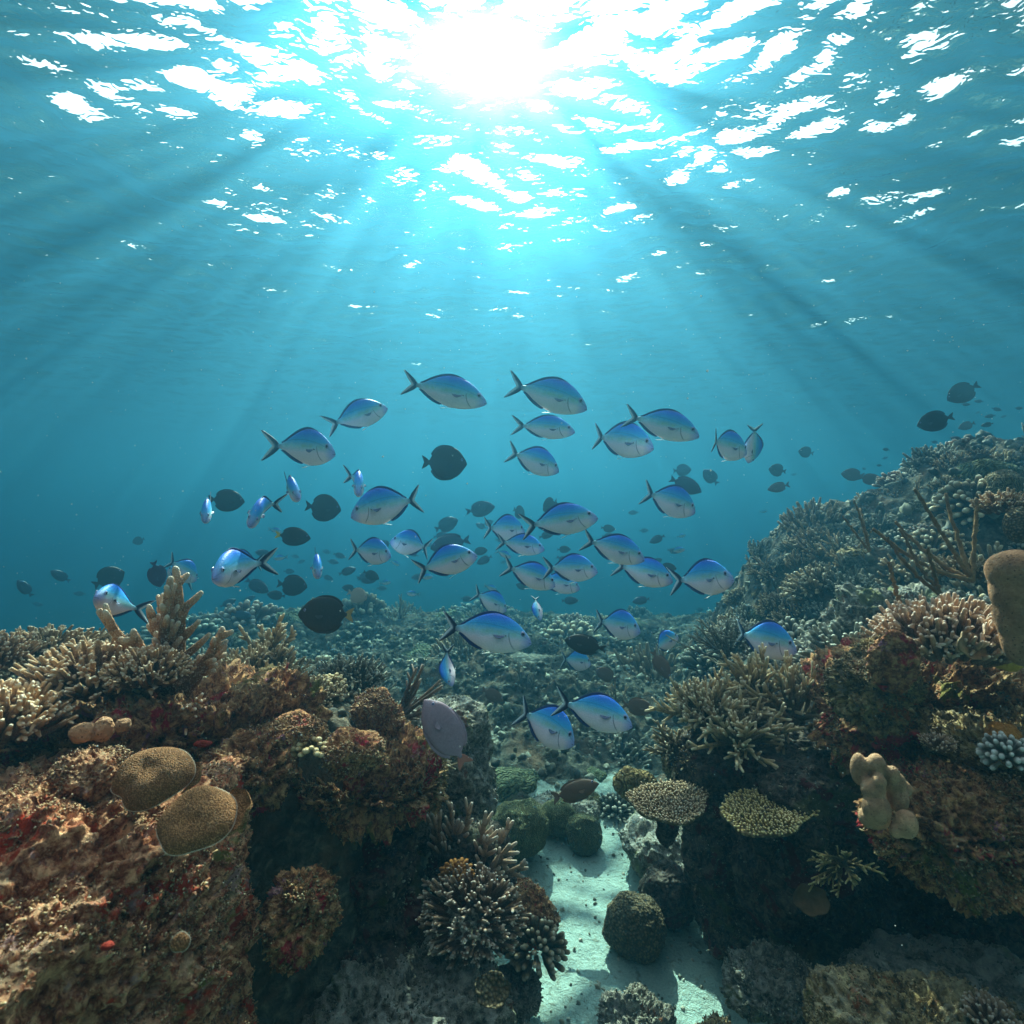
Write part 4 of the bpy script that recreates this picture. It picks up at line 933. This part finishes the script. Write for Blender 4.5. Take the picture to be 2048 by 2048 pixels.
M['yellow_fin'] = flat('yellow_fin', (.92, .66, .05)); M['tan_fin'] = flat('tan_fin', (.40, .28, .10)); M['pale_fish'] = flat('pale_fish_skin', (.55, .42, .34), .5, .3, True)
M['mauve_fish'] = flat('mauve_fish_skin', (.33, .22, .27), .55, .3, True); M['rust_fin'] = flat('rust_fin', (.42, .15, .10))
M['slate_fish'] = flat('slate_fish_skin', (.05, .11, .17), .5, .4, True); M['violet_fish'] = flat('violet_fish_skin', (.10, .05, .13), .5, .4, True)

def interp(t, pts):
    xs, ys = zip(*pts); xs = np.array(xs); ys = np.array(ys)
    # smooth (pchip-like) interpolation by dense cosine-free cubic hermite
    d = np.gradient(ys, xs); i = np.clip(np.searchsorted(xs, t) - 1, 0, len(xs) - 2); h = xs[i + 1] - xs[i]; u = (t - xs[i]) / h
    return (2 * u**3 - 3 * u**2 + 1) * ys[i] + (u**3 - 2 * u**2 + u) * h * d[i] + (-2 * u**3 + 3 * u**2) * ys[i + 1] + (u**3 - u**2) * h * d[i + 1]
def bendy(V, b):
    V = np.array(V, float).copy(); q = np.minimum(V[:, 0] - .12, 0); V[:, 1] += b * q * q; return V
UP = [(0, -.052), (.02, -.018), (.06, .022), (.14, .085), (.25, .148), (.38, .192), (.52, .203), (.66, .172), (.80, .108), (.91, .046), (1, .022)]
LO = [(0, -.066), (.02, -.082), (.06, -.106), (.14, -.140), (.25, -.172), (.38, -.192), (.52, -.190), (.66, -.156), (.80, -.098), (.91, -.042), (1, -.022)]
WI = [(0, .004), (.02, .018), (.06, .038), (.14, .060), (.25, .076), (.38, .078), (.52, .070), (.66, .054), (.80, .035), (.91, .018), (1, .009)]
UPd = [(0, -.01), (.03, .04), (.08, .085), (.18, .165), (.32, .222), (.5, .240), (.68, .222), (.82, .165), (.92, .070), (.955, .034), (1, .028)]
LOd = [(0, -.02), (.03, -.05), (.08, -.09), (.18, -.165), (.32, -.222), (.5, -.240), (.68, -.226), (.82, -.172), (.92, -.075), (.955, -.034), (1, -.028)]
WId = [(0, .006), (.03, .022), (.08, .04), (.18, .060), (.32, .070), (.5, .066), (.68, .048), (.82, .030), (.92, .014), (.955, .010), (1, .008)]
def body_mesh(name, up, lo, wi, b, x0=.5, x1=-.33, nr=44, ns=26):
    t = np.linspace(0, 1, nr) ** 1.15; X = x0 + (x1 - x0) * t
    u, lw, w = interp(t, up), interp(t, lo), interp(t, wi)
    a = np.linspace(0, 2 * math.pi, ns, endpoint=False)
    cz = (u + lw) / 2; hz = (u - lw) / 2
    ca, sa = np.cos(a), np.sin(a)
    y = np.sign(sa) * np.abs(sa) ** .9 * w[:, None] * (1 + .10 * (-ca))  # a little fuller below
    z = cz[:, None] + hz[:, None] * np.sign(ca) * np.abs(ca) ** 1.0
    V = np.stack([np.repeat(X[:, None], ns, 1), y, z], -1).reshape(-1, 3)
    idx = np.arange(nr * ns).reshape(nr, ns)
    F = np.stack([idx[:-1], idx[1:], np.roll(idx[1:], -1, 1), np.roll(idx[:-1], -1, 1)], -1).reshape(-1, 4)
    caps = []
    for r_, fl in ((idx[0], False), (idx[-1], True)):
        tr = np.stack([np.repeat(r_[:1], ns - 2), r_[1:-1], r_[2:]], -1); caps.append(tr[:, ::-1] if fl else tr)
    return mesh_from(name, bendy(V, b), [F] + caps)
def fin_mesh(name, outer, inner, b, th=.004, y0=0.0, edge=None, off=None):
    """sheet between two polylines (same length) in the x-z plane, given thickness"""
    o = np.array(outer, float); i = np.array(inner, float); n = len(o); K = 6
    rows = [i + (o - i) * s for s in np.linspace(0, 1, K)]
    P = np.stack(rows); A_ = np.concatenate([P[..., :1], np.full(P.shape[:2] + (1,), y0), P[..., 1:]], -1)
    tt = th * (1 - .8 * np.linspace(0, 1, K))[:, None]
    L_ = A_.copy(); L_[..., 1] += tt / 2; R_ = A_.copy(); R_[..., 1] -= tt / 2
    if off is not None:
        s = np.linspace(0, 1, K)[:, None]; L_[..., 1] += off * s; R_[..., 1] += off * s
    V = np.concatenate([L_.reshape(-1, 3), R_.reshape(-1, 3)]); f = grid_faces(n, K); k = n * K
    ring = np.concatenate([np.arange(n), n * np.arange(1, K) + n - 1, (K - 1) * n + np.arange(n - 2, -1, -1), n * np.arange(K - 2, 0, -1)])
    e = np.stack([ring, np.roll(ring, -1), np.roll(ring, -1) + k, ring + k], -1)
    me = mesh_from(name, bendy(V, b), np.concatenate([f, f[:, ::-1] + k, e[:, ::-1]]))
    if edge is not None:
        at_ = me.attributes.new('edge', 'FLOAT', 'POINT'); ed = np.repeat(np.linspace(0, 1, K), n); at_.data.foreach_set('value', np.concatenate([ed, ed]).astype(np.float32))
    return me
def tail_curves(spread, lenx, fork, x0=-.315, root=.018):
    s = np.linspace(-1, 1, 21)
    zi = s * root * (1 + .2 * np.abs(s)); lead = []   # leading edge rooted at peduncle, outer = trailing edge
    tip = x0 - lenx
    out = np.stack([x0 - lenx * (fork + (1 - fork) * np.abs(s) ** 1.6), s * spread * (.25 + .75 * np.abs(s) ** 1.1)], 1)
    inn = np.stack([x0 - lenx * .93 * np.abs(s) ** 2.6 * .95, np.sign(s) * (root + (spread - root) * np.abs(s) ** 2.0)], 1)
    return out, inn
def eye_parts(x, z, w, r, root, mir=True):
    V0, F0 = ico(3)
    for s in (-1, 1):
        e = link('eye', mesh_from('eye', V0 * [r, r * .45, r] + [x, s * w, z], F0), M['iris'], root)
        link('pupil', mesh_from('pupil', V0 * [r * .58, r * .25, r * .58] + [x + .002, s * (w + r * .30), z], F0), M['pupil'], e)

def blue_proto(b):
    r = bpy.data.objects.new('blue_fish', None); r.empty_display_size = .1; COL.objects.link(r)
    link('body', body_mesh('body', UP, LO, WI, b), M['blue_fish'], r)
    o, i = tail_curves(.162, .19, .38, root=.024)
    link('tail_fin', fin_mesh('tail_fin', o, i, b, .008, edge=True), M['tail'], r)
    X = np.linspace(.26, -.27, 22); T = (.5 - X) / .83
    zt = interp(T, UP); h = .018 * np.sin(np.linspace(.12, 1, 22) * math.pi * .93) + .003
    link('dorsal_fin', fin_mesh('dorsal_fin', np.stack([X - .02, zt + h], 1), np.stack([X, zt - .008], 1), b, .006), M['fin_dark'], r)
    X = np.linspace(.0, -.27, 14); T = (.5 - X) / .83; zb = interp(T, LO); h = .024 * np.sin(np.linspace(.15, 1, 14) * math.pi * .9) + .003
    link('anal_fin', fin_mesh('anal_fin', np.stack([X - .025, zb - h], 1), np.stack([X, zb + .008], 1), b, .006), M['fin_dark'], r)
    for s in (-1, 1):
        p = np.linspace(0, 1, 8)
        o = np.stack([.10 - .125 * p, -.200 - .028 * p + .006 * np.sin(p * 3)], 1); i = np.stack([.13 - .13 * p, -.180 - .046 * p], 1)
        link('pelvic_fin', fin_mesh('pelvic_fin', o, i, b, .005, y0=s * .014, off=s * .012), M['fin_white'], r)
        o = np.stack([.215 - .13 * p, -.005 - .02 * p - .040 * np.sin(p * math.pi) * .9], 1); i = np.stack([.225 - .14 * p, -.018 + .0 * p], 1)
        link('pectoral_fin', fin_mesh('pectoral_fin', o, i, 0, .004, y0=s * .078, off=s * .03), M['fin_grey'], r)
    eye_parts(.392, .024, .048, .030, r)
    return r
def dark_proto(name, skin, tailm, b=0, notch=True, up=UPd, lo=LOd, wi=WId, patch=None):
    r = bpy.data.objects.new(name, None); r.empty_display_size = .1; COL.objects.link(r)
    link('body', body_mesh('body', up, lo, wi, b, .5, -.36), M[skin], r)
    o, i = tail_curves(.10, .15, .66, -.335, .034)
    link('tail_fin', fin_mesh('tail_fin', o, i, b, .008), M[tailm], r)
    X = np.linspace(.24, -.26, 18); T = (.5 - X) / .86; zt = interp(T, up); zb = interp(T, lo); h = .022 * np.sin(np.linspace(.2, 1, 18) * math.pi * .8) + .004
    link('dorsal_fin', fin_mesh('dorsal_fin', np.stack([X - .03, zt + h], 1), np.stack([X, zt - .008], 1), b, .006), M[skin], r)
    link('anal_fin', fin_mesh('anal_fin', np.stack([X - .03, zb - h], 1), np.stack([X, zb + .008], 1), b, .006), M[skin], r)
    p = np.linspace(0, 1, 8)
    for s in (-1, 1):
        o = np.stack([.20 - .13 * p, -.02 - .05 * np.sin(p * math.pi) - .02 * p], 1); i = np.stack([.21 - .14 * p, -.02 + 0 * p], 1)
        link('pectoral_fin', fin_mesh('pectoral_fin', o, i, 0, .004, y0=s * .07, off=s * .025), M[skin], r)
    eye_parts(.385, .05, .046, .020, r)
    return r
LNu = [(a, c * .58) for a, c in UPd]; LNl = [(a, c * .58) for a, c in LOd]
PF = {'blue': blue_proto(0), 'blueL': blue_proto(.75), 'blueR': blue_proto(-.75),
      'dark': dark_proto('surgeonfish', 'dark_fish', 'dark_fish'), 'darky': dark_proto('surgeonfish', 'dark_fish', 'yellow_fin'),
      'darkt': dark_proto('surgeonfish', 'dark_fish', 'tan_fin'), 'brown': dark_proto('reef_fish', 'brown_fish', 'brown_fish', up=[(a, c * .8) for a, c in UPd], lo=[(a, c * .8) for a, c in LOd]),
      'slim': dark_proto('reef_fish', 'brown_fish', 'brown_fish', up=LNu, lo=LNl), 'pale': dark_proto('reef_fish', 'pale_fish', 'pale_fish'),
      'mauve': dark_proto('reef_fish', 'mauve_fish', 'rust_fin', up=[(a, c * .9) for a, c in UPd], lo=[(a, c * .9) for a, c in LOd]),
      'slate': dark_proto('reef_fish', 'slate_fish', 'slate_fish', up=[(a, c * .85) for a, c in UPd], lo=[(a, c * .85) for a, c in LOd]), 'violet': dark_proto('surgeonfish', 'violet_fish', 'violet_fish')}
def kids(o): return [c for c in COL.objects if c.parent == o]
PK = {k: [(c, kids(c)) for c in kids(o)] for k, o in PF.items()}
used = set()
def get_fish(kind):
    if kind not in used: used.add(kind); return PF[kind]
    r = PF[kind].copy(); COL.objects.link(r)
    for k in ('label', 'category', 'group'):
        if k in r: del r[k]
    for c, gs in PK[kind]:
        d_ = c.copy(); COL.objects.link(d_); d_.parent = r
        for g in gs: e = g.copy(); COL.objects.link(e); e.parent = d_
    return r
def place_fish(kind, nose, tail, label, yaw=0, h=None, L=.25, Y=None, roll=0, group=None, cat='fish'):
    """nose and tail tip in picture units; yaw in degrees, + turns the nose away from the viewer"""
    nx, ny = nose; tx, ty = tail; dx, dy = nx - tx, -(ny - ty); ln = math.hypot(dx, dy); ps = R(yaw)
    ratio = {'blue': .42, 'slim': .30, 'brown': .40}.get(kind[:5].rstrip('LR'), .46)
    if Y is None:
        Y = 966 * L * math.cos(ps) / ln if abs(yaw) < 55 else 966 * L * ratio / h
    hz = 1.0
    if h and abs(yaw) < 55: hz = min(1.5, max(.72, h * Y / 966 / (ratio * L)))
    f = Vector((dx / ln * math.cos(ps), math.sin(ps), dy / ln * math.cos(ps)))
    if abs(yaw) >= 55: f = Vector((dx / ln * math.cos(ps), math.sin(ps), dy / ln * math.cos(ps)))
    cx, cy_ = (nx + tx) / 2, (ny + ty) / 2
    # bring the pose into the direction the lens sees it from
    view = Vector(((cx - 966) / 966, 1, (966 - cy_) / 966)).normalized()
    q = Vector((0, 1, 0)).rotation_difference(view)
    f = q @ f; upv = q @ Vector((0, 0, 1))
    f.normalize(); y_ = upv.cross(f).normalized(); z_ = f.cross(y_)
    Mx = Matrix((f, y_, z_)).transposed()
    if roll: Mx = Mx @ Matrix.Rotation(R(roll), 3, 'X')
    o = get_fish(kind); o.rotation_mode = 'QUATERNION'; o.rotation_quaternion = Mx.to_quaternion()
    o.location = at(cx, cy_, Y); o.scale = (L, L, L * hz)
    tag(o, label, cat, group); return o
G1 = 'school of blue fish with crescent tails'
_bc = [0]
def B(n_, t_, lb, **k):
    _bc[0] += 1
    return place_fish(k.pop('kind', ('blue', 'blueL', 'blue', 'blueR')[_bc[0] % 4]), n_, t_, lb, group=G1, **k)
B((920, 752), (757, 722), 'blue fish at the top of the school, left one of the highest pair', h=62)
B((1110, 764), (957, 724), 'blue fish at the top of the school, right one of the highest pair', h=66)
B((1085, 810), (967, 802), 'smaller blue fish directly beneath the right-hand highest fish', h=46)
B((1057, 884), (957, 852), 'blue fish tilted nose down, lowest of three stacked fish under the highest pair', h=54, yaw=15)
B((1232, 838), (1110, 822), 'deep-bodied blue fish with white belly fin overlapping the tail of the fish above', h=68, yaw=-12)
B((1318, 818), (1178, 782), 'long blue fish at the upper right of the school, above a deep-bodied one', h=58)
B((1408, 850), (1330, 830), 'blue fish heading away at the far upper right of the school', h=58, yaw=38, L=.24)
B((1418, 880), (1424, 795), 'edge-on blue fish diving with its forked tail straight up', h=None, yaw=30, roll=80, L=.2, Y=2.3)
B((728, 762), (622, 806), 'blue fish swimming uphill with its tail over the snout of another', h=54, yaw=12)
B((628, 846), (520, 842), 'round blue fish facing out at upper left with trailing white belly fin', h=72, yaw=-32, kind='blueR')
B((663, 966), (797, 940), 'large blue fish facing left in the middle left of the school', h=72)
B((737, 1044), (660, 1036), 'blue fish with dark eye just below the large left-facing one', h=52, yaw=-25)
B((738, 1016), (815, 1036), 'dull blue fish facing left beneath the large left-facing one', h=50, yaw=12)
B((898, 1042), (783, 1078), 'blue and white fish angled upward at the centre of the school', h=60)
B((1126, 970), (985, 994), 'large blue fish with yellow flank mark and white belly at the centre right', h=62)
B((992, 998), (912, 996), 'hazy blue fish behind the tail of the large centre-right fish', h=58, yaw=20, Y=2.9)
B((1028, 1032), (935, 1022), 'pale blue fish tucked beneath the large centre-right fish', h=42)
B((1216, 1050), (1098, 1018), 'dark blue fish swimming above the pair on the right', h=56)
B((1127, 1072), (1025, 1072), 'bright blue fish overlapping a darker one in the lower centre', h=54)
B((1050, 1100), (948, 1068), 'darker blue fish partly behind the bright one in the lower centre', h=52, yaw=18, L=.27)
B((1095, 1106), (1012, 1092), 'blue fish whose pale snout pokes out below the bright one', h=42, L=.25, yaw=20)
B((1268, 1090), (1157, 1066), 'blue and white fish whose snout meets the tail of the round one', h=56)
B((1378, 1084), (1276, 1098), 'round deep-bodied blue fish at the right end of the middle row', h=76, yaw=-22, kind='blueR')
B((1312, 960), (1214, 928), 'blue fish over a dark fish between the upper and middle rows on the right', h=62, yaw=18)
B((1496, 1216), (1385, 1196), 'blue fish alone in front of the thick-fingered coral', h=76, yaw=-8)
B((1207, 1184), (1122, 1172), 'round blue fish with white-edged tail below the middle row', h=64, yaw=-18)
B((1278, 1196), (1226, 1226), 'small turquoise-blue fish whose tail touches a brown fish', h=38, yaw=38)
B((1115, 1248), (1058, 1244), 'small dim blue fish below the black fish in the gap', h=40, yaw=25)
B((1004, 1204), (828, 1180), 'largest brightest blue fish in the lower centre above the reef gap', h=76)
B((1085, 1392), (975, 1342), 'lowest blue fish, tail raised and nose down', h=76, yaw=-12)
B((1192, 1358), (1048, 1326), 'bright blue fish just above and right of the lowest one', h=68)
B((958, 1148), (892, 1118), 'blue fish nosing down toward the far reef above the brightest one', h=42, yaw=15)
B((848, 1288), (838, 1232), 'slim blue fish seen from above between the ledge and the brightest fish', yaw=-30, roll=85, L=.16, Y=2.0)
B((1016, 1166), (1010, 1128), 'sliver of a blue fish right of the centre over the far reef', yaw=-30, roll=80, L=.16, Y=2.9)
B((404, 1082), (482, 1058), 'blue fish turning toward the viewer with a black tail at lower left', h=76, yaw=-66, L=.25, Y=1.42, kind='blueL')
B((560, 932), (540, 908), 'oval head-on blue fish below the round left one', h=48, yaw=-72, roll=10)
B((478, 980), (498, 940), 'head-on blue fish leaning right, between two black fish', h=56, yaw=-66, roll=-20)
B((388, 972), (396, 948), 'narrow blue fish beside the tail of the leftmost black surgeonfish', h=44, yaw=-70)
B((676, 922), (680, 896), 'narrow head-on fish above the large left-facing one', h=48, yaw=-74)
B((600, 1078), (594, 1050), 'small violet-blue head-on fish left of the centre', h=44, yaw=-70)
B((206, 1130), (222, 1142), 'bright violet-blue fish hanging above the left thicket', h=62, yaw=-66, roll=-8)
B((370, 1092), (320, 1056), 'hazy steel blue fish, upper of an overlapping pair at far left', h=48, yaw=30, L=.25)
B((320, 1068), (352, 1104), 'hazy steel blue fish, lower of an overlapping pair at far left', h=40, yaw=40, L=.22, Y=3.6)
B((425, 1052), (492, 1062), 'shadowy blue fish half hidden behind the one turning to the viewer', h=40, yaw=20)
G2 = 'dark surgeonfish around the school'
D_ = lambda n_, t_, lb, kind='dark', **k: place_fish(kind, n_, t_, lb, group=k.pop('group', G2), **k)
D_((881, 874), (795, 872), 'black disc-shaped surgeonfish above the middle of the school', h=58, L=.22)
D_((458, 946), (396, 942), 'black surgeonfish at the left with a blue fish at its tail', h=37, L=.19, yaw=10)
D_((642, 962), (577, 954), 'round black surgeonfish with a paler face left of the large left-facing fish', h=46, L=.2)
D_((584, 1016), (521, 1008), 'black surgeonfish with a yellow tail', 'darky', h=31, L=.19)
D_((566, 1156), (667, 1162), 'big near black surgeonfish facing left with a tan tail base', 'darkt', h=62, L=.2)
D_((228, 1078), (182, 1104), 'round black surgeonfish above the left thicket', h=44, L=.2, yaw=15)
D_((302, 1106), (290, 1060), 'dark violet fish seen nearly edge-on at left', 'violet', yaw=30, roll=50, L=.18, Y=2.9)
D_((100, 1076), (129, 1098), 'small dark fish nose up, second from the left edge', 'slate', h=18, L=.17)
D_((36, 1094), (58, 1126), 'small dark fish nose up, nearest the left edge', 'slate', h=18, L=.17)
D_((252, 1024), (271, 1016), 'tiny dark fish alone in open water at left', h=15, L=.15)
D_((578, 1108), (524, 1100), 'hazy black surgeonfish low over the far reef, left of centre', h=35, L=.22)
D_((1024, 962), (1052, 946), 'black fish with a pale edge peeking above the large centre-right fish', h=38, L=.2, yaw=40)
D_((990, 972), (968, 960), 'hazy round dark fish left of the large centre-right fish', h=30, L=.2, yaw=40)
D_((1322, 928), (1264, 902), 'dark fish with raised tail behind the blue fish on the right', 'slate', h=32, L=.2)
D_((1304, 886), (1270, 888), 'hazy dark fish below the long upper-right blue fish', 'slate', h=26, L=.2)
D_((1328, 886), (1354, 914), 'hazy fish nose up below the fish heading away', 'slate', h=24, L=.2)
D_((1452, 884), (1482, 890), 'small black fish right of the school', h=30, L=.15)
D_((1508, 850), (1534, 856), 'small dark fish farthest right in open water', h=20, L=.15)
D_((1450, 924), (1488, 914), 'slim dark fish with a pale tail above the right slope', 'slim', h=18, L=.18)
D_((1743, 800), (1787, 788), 'black fish with upturned tail high at the right', h=34, L=.2, Y=3.4)
D_((1800, 750), (1834, 730), 'topmost black fish at the upper right', h=34, L=.2, Y=3.7)
D_((934, 955), (878, 966), 'hazy dark fish with forked tail above the centre', 'slate', h=30, L=.25)
D_((864, 980), (820, 1000), 'hazy dark fish angled upward left of centre', 'slate', h=28, L=.25)
D_((812, 1034), (888, 1018), 'dark fish behind the upward-angled blue and white fish', 'slate', h=40, L=.27)
D_((505, 1118), (465, 1092), 'hazy grey fish over the far reef below the fish turning to the viewer', 'slate', h=24, L=.22)
D_((1065, 1208), (1144, 1224), 'black fish over the rubble, above the small dim blue fish', h=32, L=.2)
D_((1262, 1280), (1232, 1228), 'dark brown fish diving nose down at the right of the gap', 'brown', h=26, L=.17)
D_((1124, 1264), (1164, 1282), 'brown fish low over the rubble at centre right', 'brown', h=24, L=.16)
D_((1232, 1336), (1174, 1330), 'brown fish by the outermost thick-fingered coral', 'brown', h=30, L=.17)
D_((950, 1322), (908, 1300), 'brown fish above the rubble at centre left', 'brown', h=22, L=.17)
D_((934, 1290), (906, 1286), 'small tan-brown fish just above another brown fish', 'brown', h=12, L=.14)
D_((1130, 1478), (1040, 1506), 'slender brown fish swimming over the olive brain corals', 'slim', h=34, L=.2)
D_((800, 1322), (882, 1442), 'large mauve fish head up with a rust coloured tail beside the left ledge', 'mauve', h=70, L=.21)
D_((692, 1130), (656, 1116), 'small pale fish above the big black surgeonfish', 'pale', h=26, L=.15)
D_((1590, 893), (1628, 898), 'rusty fish over the crest of the right slope', 'brown', h=22, L=.2)
D_((1662, 908), (1622, 900), 'second rusty fish, touching the crest of the right slope', 'brown', h=20, L=.2)
D_((1812, 808), (1836, 798), 'small rusty fish beneath the two black ones at upper right', 'brown', h=15, L=.14)
# little hazy silhouettes
sm = [(1822, 763, 14, 1), (1847, 757, 14, 0), (1880, 772, 16, 1), (1868, 785, 16, 0), (1893, 786, 10, 1), (1863, 801, 18, 0), (1922, 770, 12, 1), (1805, 828, 20, 0), (1763, 834, 12, 1), (1792, 842, 8, 0), (1822, 841, 12, 1), (1798, 852, 12, 0),
      (1806, 866, 10, 1), (1672, 848, 12, 0), (1670, 864, 10, 1), (1659, 878, 9, 0), (1867, 842, 9, 1), (1612, 902, 14, 0), (1630, 884, 8, 1), (1845, 778, 8, 0)]
for (x, y, w, s) in sm:
    a = rs.uniform(-.4, .4); sg = 1 if s else -1
    D_((x + sg * w / 2 * math.cos(a), y + w / 2 * math.sin(a)), (x - sg * w / 2 * math.cos(a), y - w / 2 * math.sin(a)), 'tiny dark fish in the swarm above the crest of the right slope', rs.choice(['dark', 'slate', 'slate']), L=.075, group='swarm over the right slope')
sm2 = [(1440, 965, 14), (1195, 967, 20), (1147, 997, 28), (1240, 1017, 32), (1285, 1011, 18), (1278, 1038, 28), (1215, 1001, 18), (1497, 895, 12), (1470, 1045, 10), (530, 1052, 26), (556, 1050, 16), (568, 1060, 16), (640, 1048, 24), (628, 1060, 22),
       (616, 1040, 16), (655, 1078, 34), (700, 1085, 34), (745, 1062, 20), (618, 1090, 22), (545, 1078, 20), (150, 1120, 20), (70, 1140, 18), (430, 1138, 30), (455, 1160, 36), (470, 1130, 24), (520, 1150, 26), (905, 1040, 30), (950, 1045, 32), (925, 1108, 26), (880, 1130, 24),
       (1000, 1060, 14), (950, 1080, 14), (1165, 1195, 26), (1320, 1150, 14), (780, 1120, 26), (720, 1110, 20)]
_r2 = random.Random(12)
for _ in range(46):
    xx = _r2.gauss(860, 260); sm2.append((xx, _r2.uniform(985, 1135) + 20 * (abs(xx - 860) > 350), _r2.uniform(14, 34)))
for (x, y, w) in sm2:
    a = rs.uniform(-.5, .5); sg = rs.choice([1, 1, -1])
    D_((x + sg * w / 2 * math.cos(a), y + w / 2 * math.sin(a)), (x - sg * w / 2 * math.cos(a), y - w / 2 * math.sin(a)), 'small dim fish fading into the haze behind the blue school', _r2.choice(('slate', 'slate', 'slate', 'dark', 'blue')), L=.17, group='hazy fish behind the school')
for k, o in PF.items():
    if k not in used:
        for c in list(COL.objects):
            p = c.parent
            if c == o or p == o or (p is not None and p.parent == o): bpy.data.objects.remove(c)
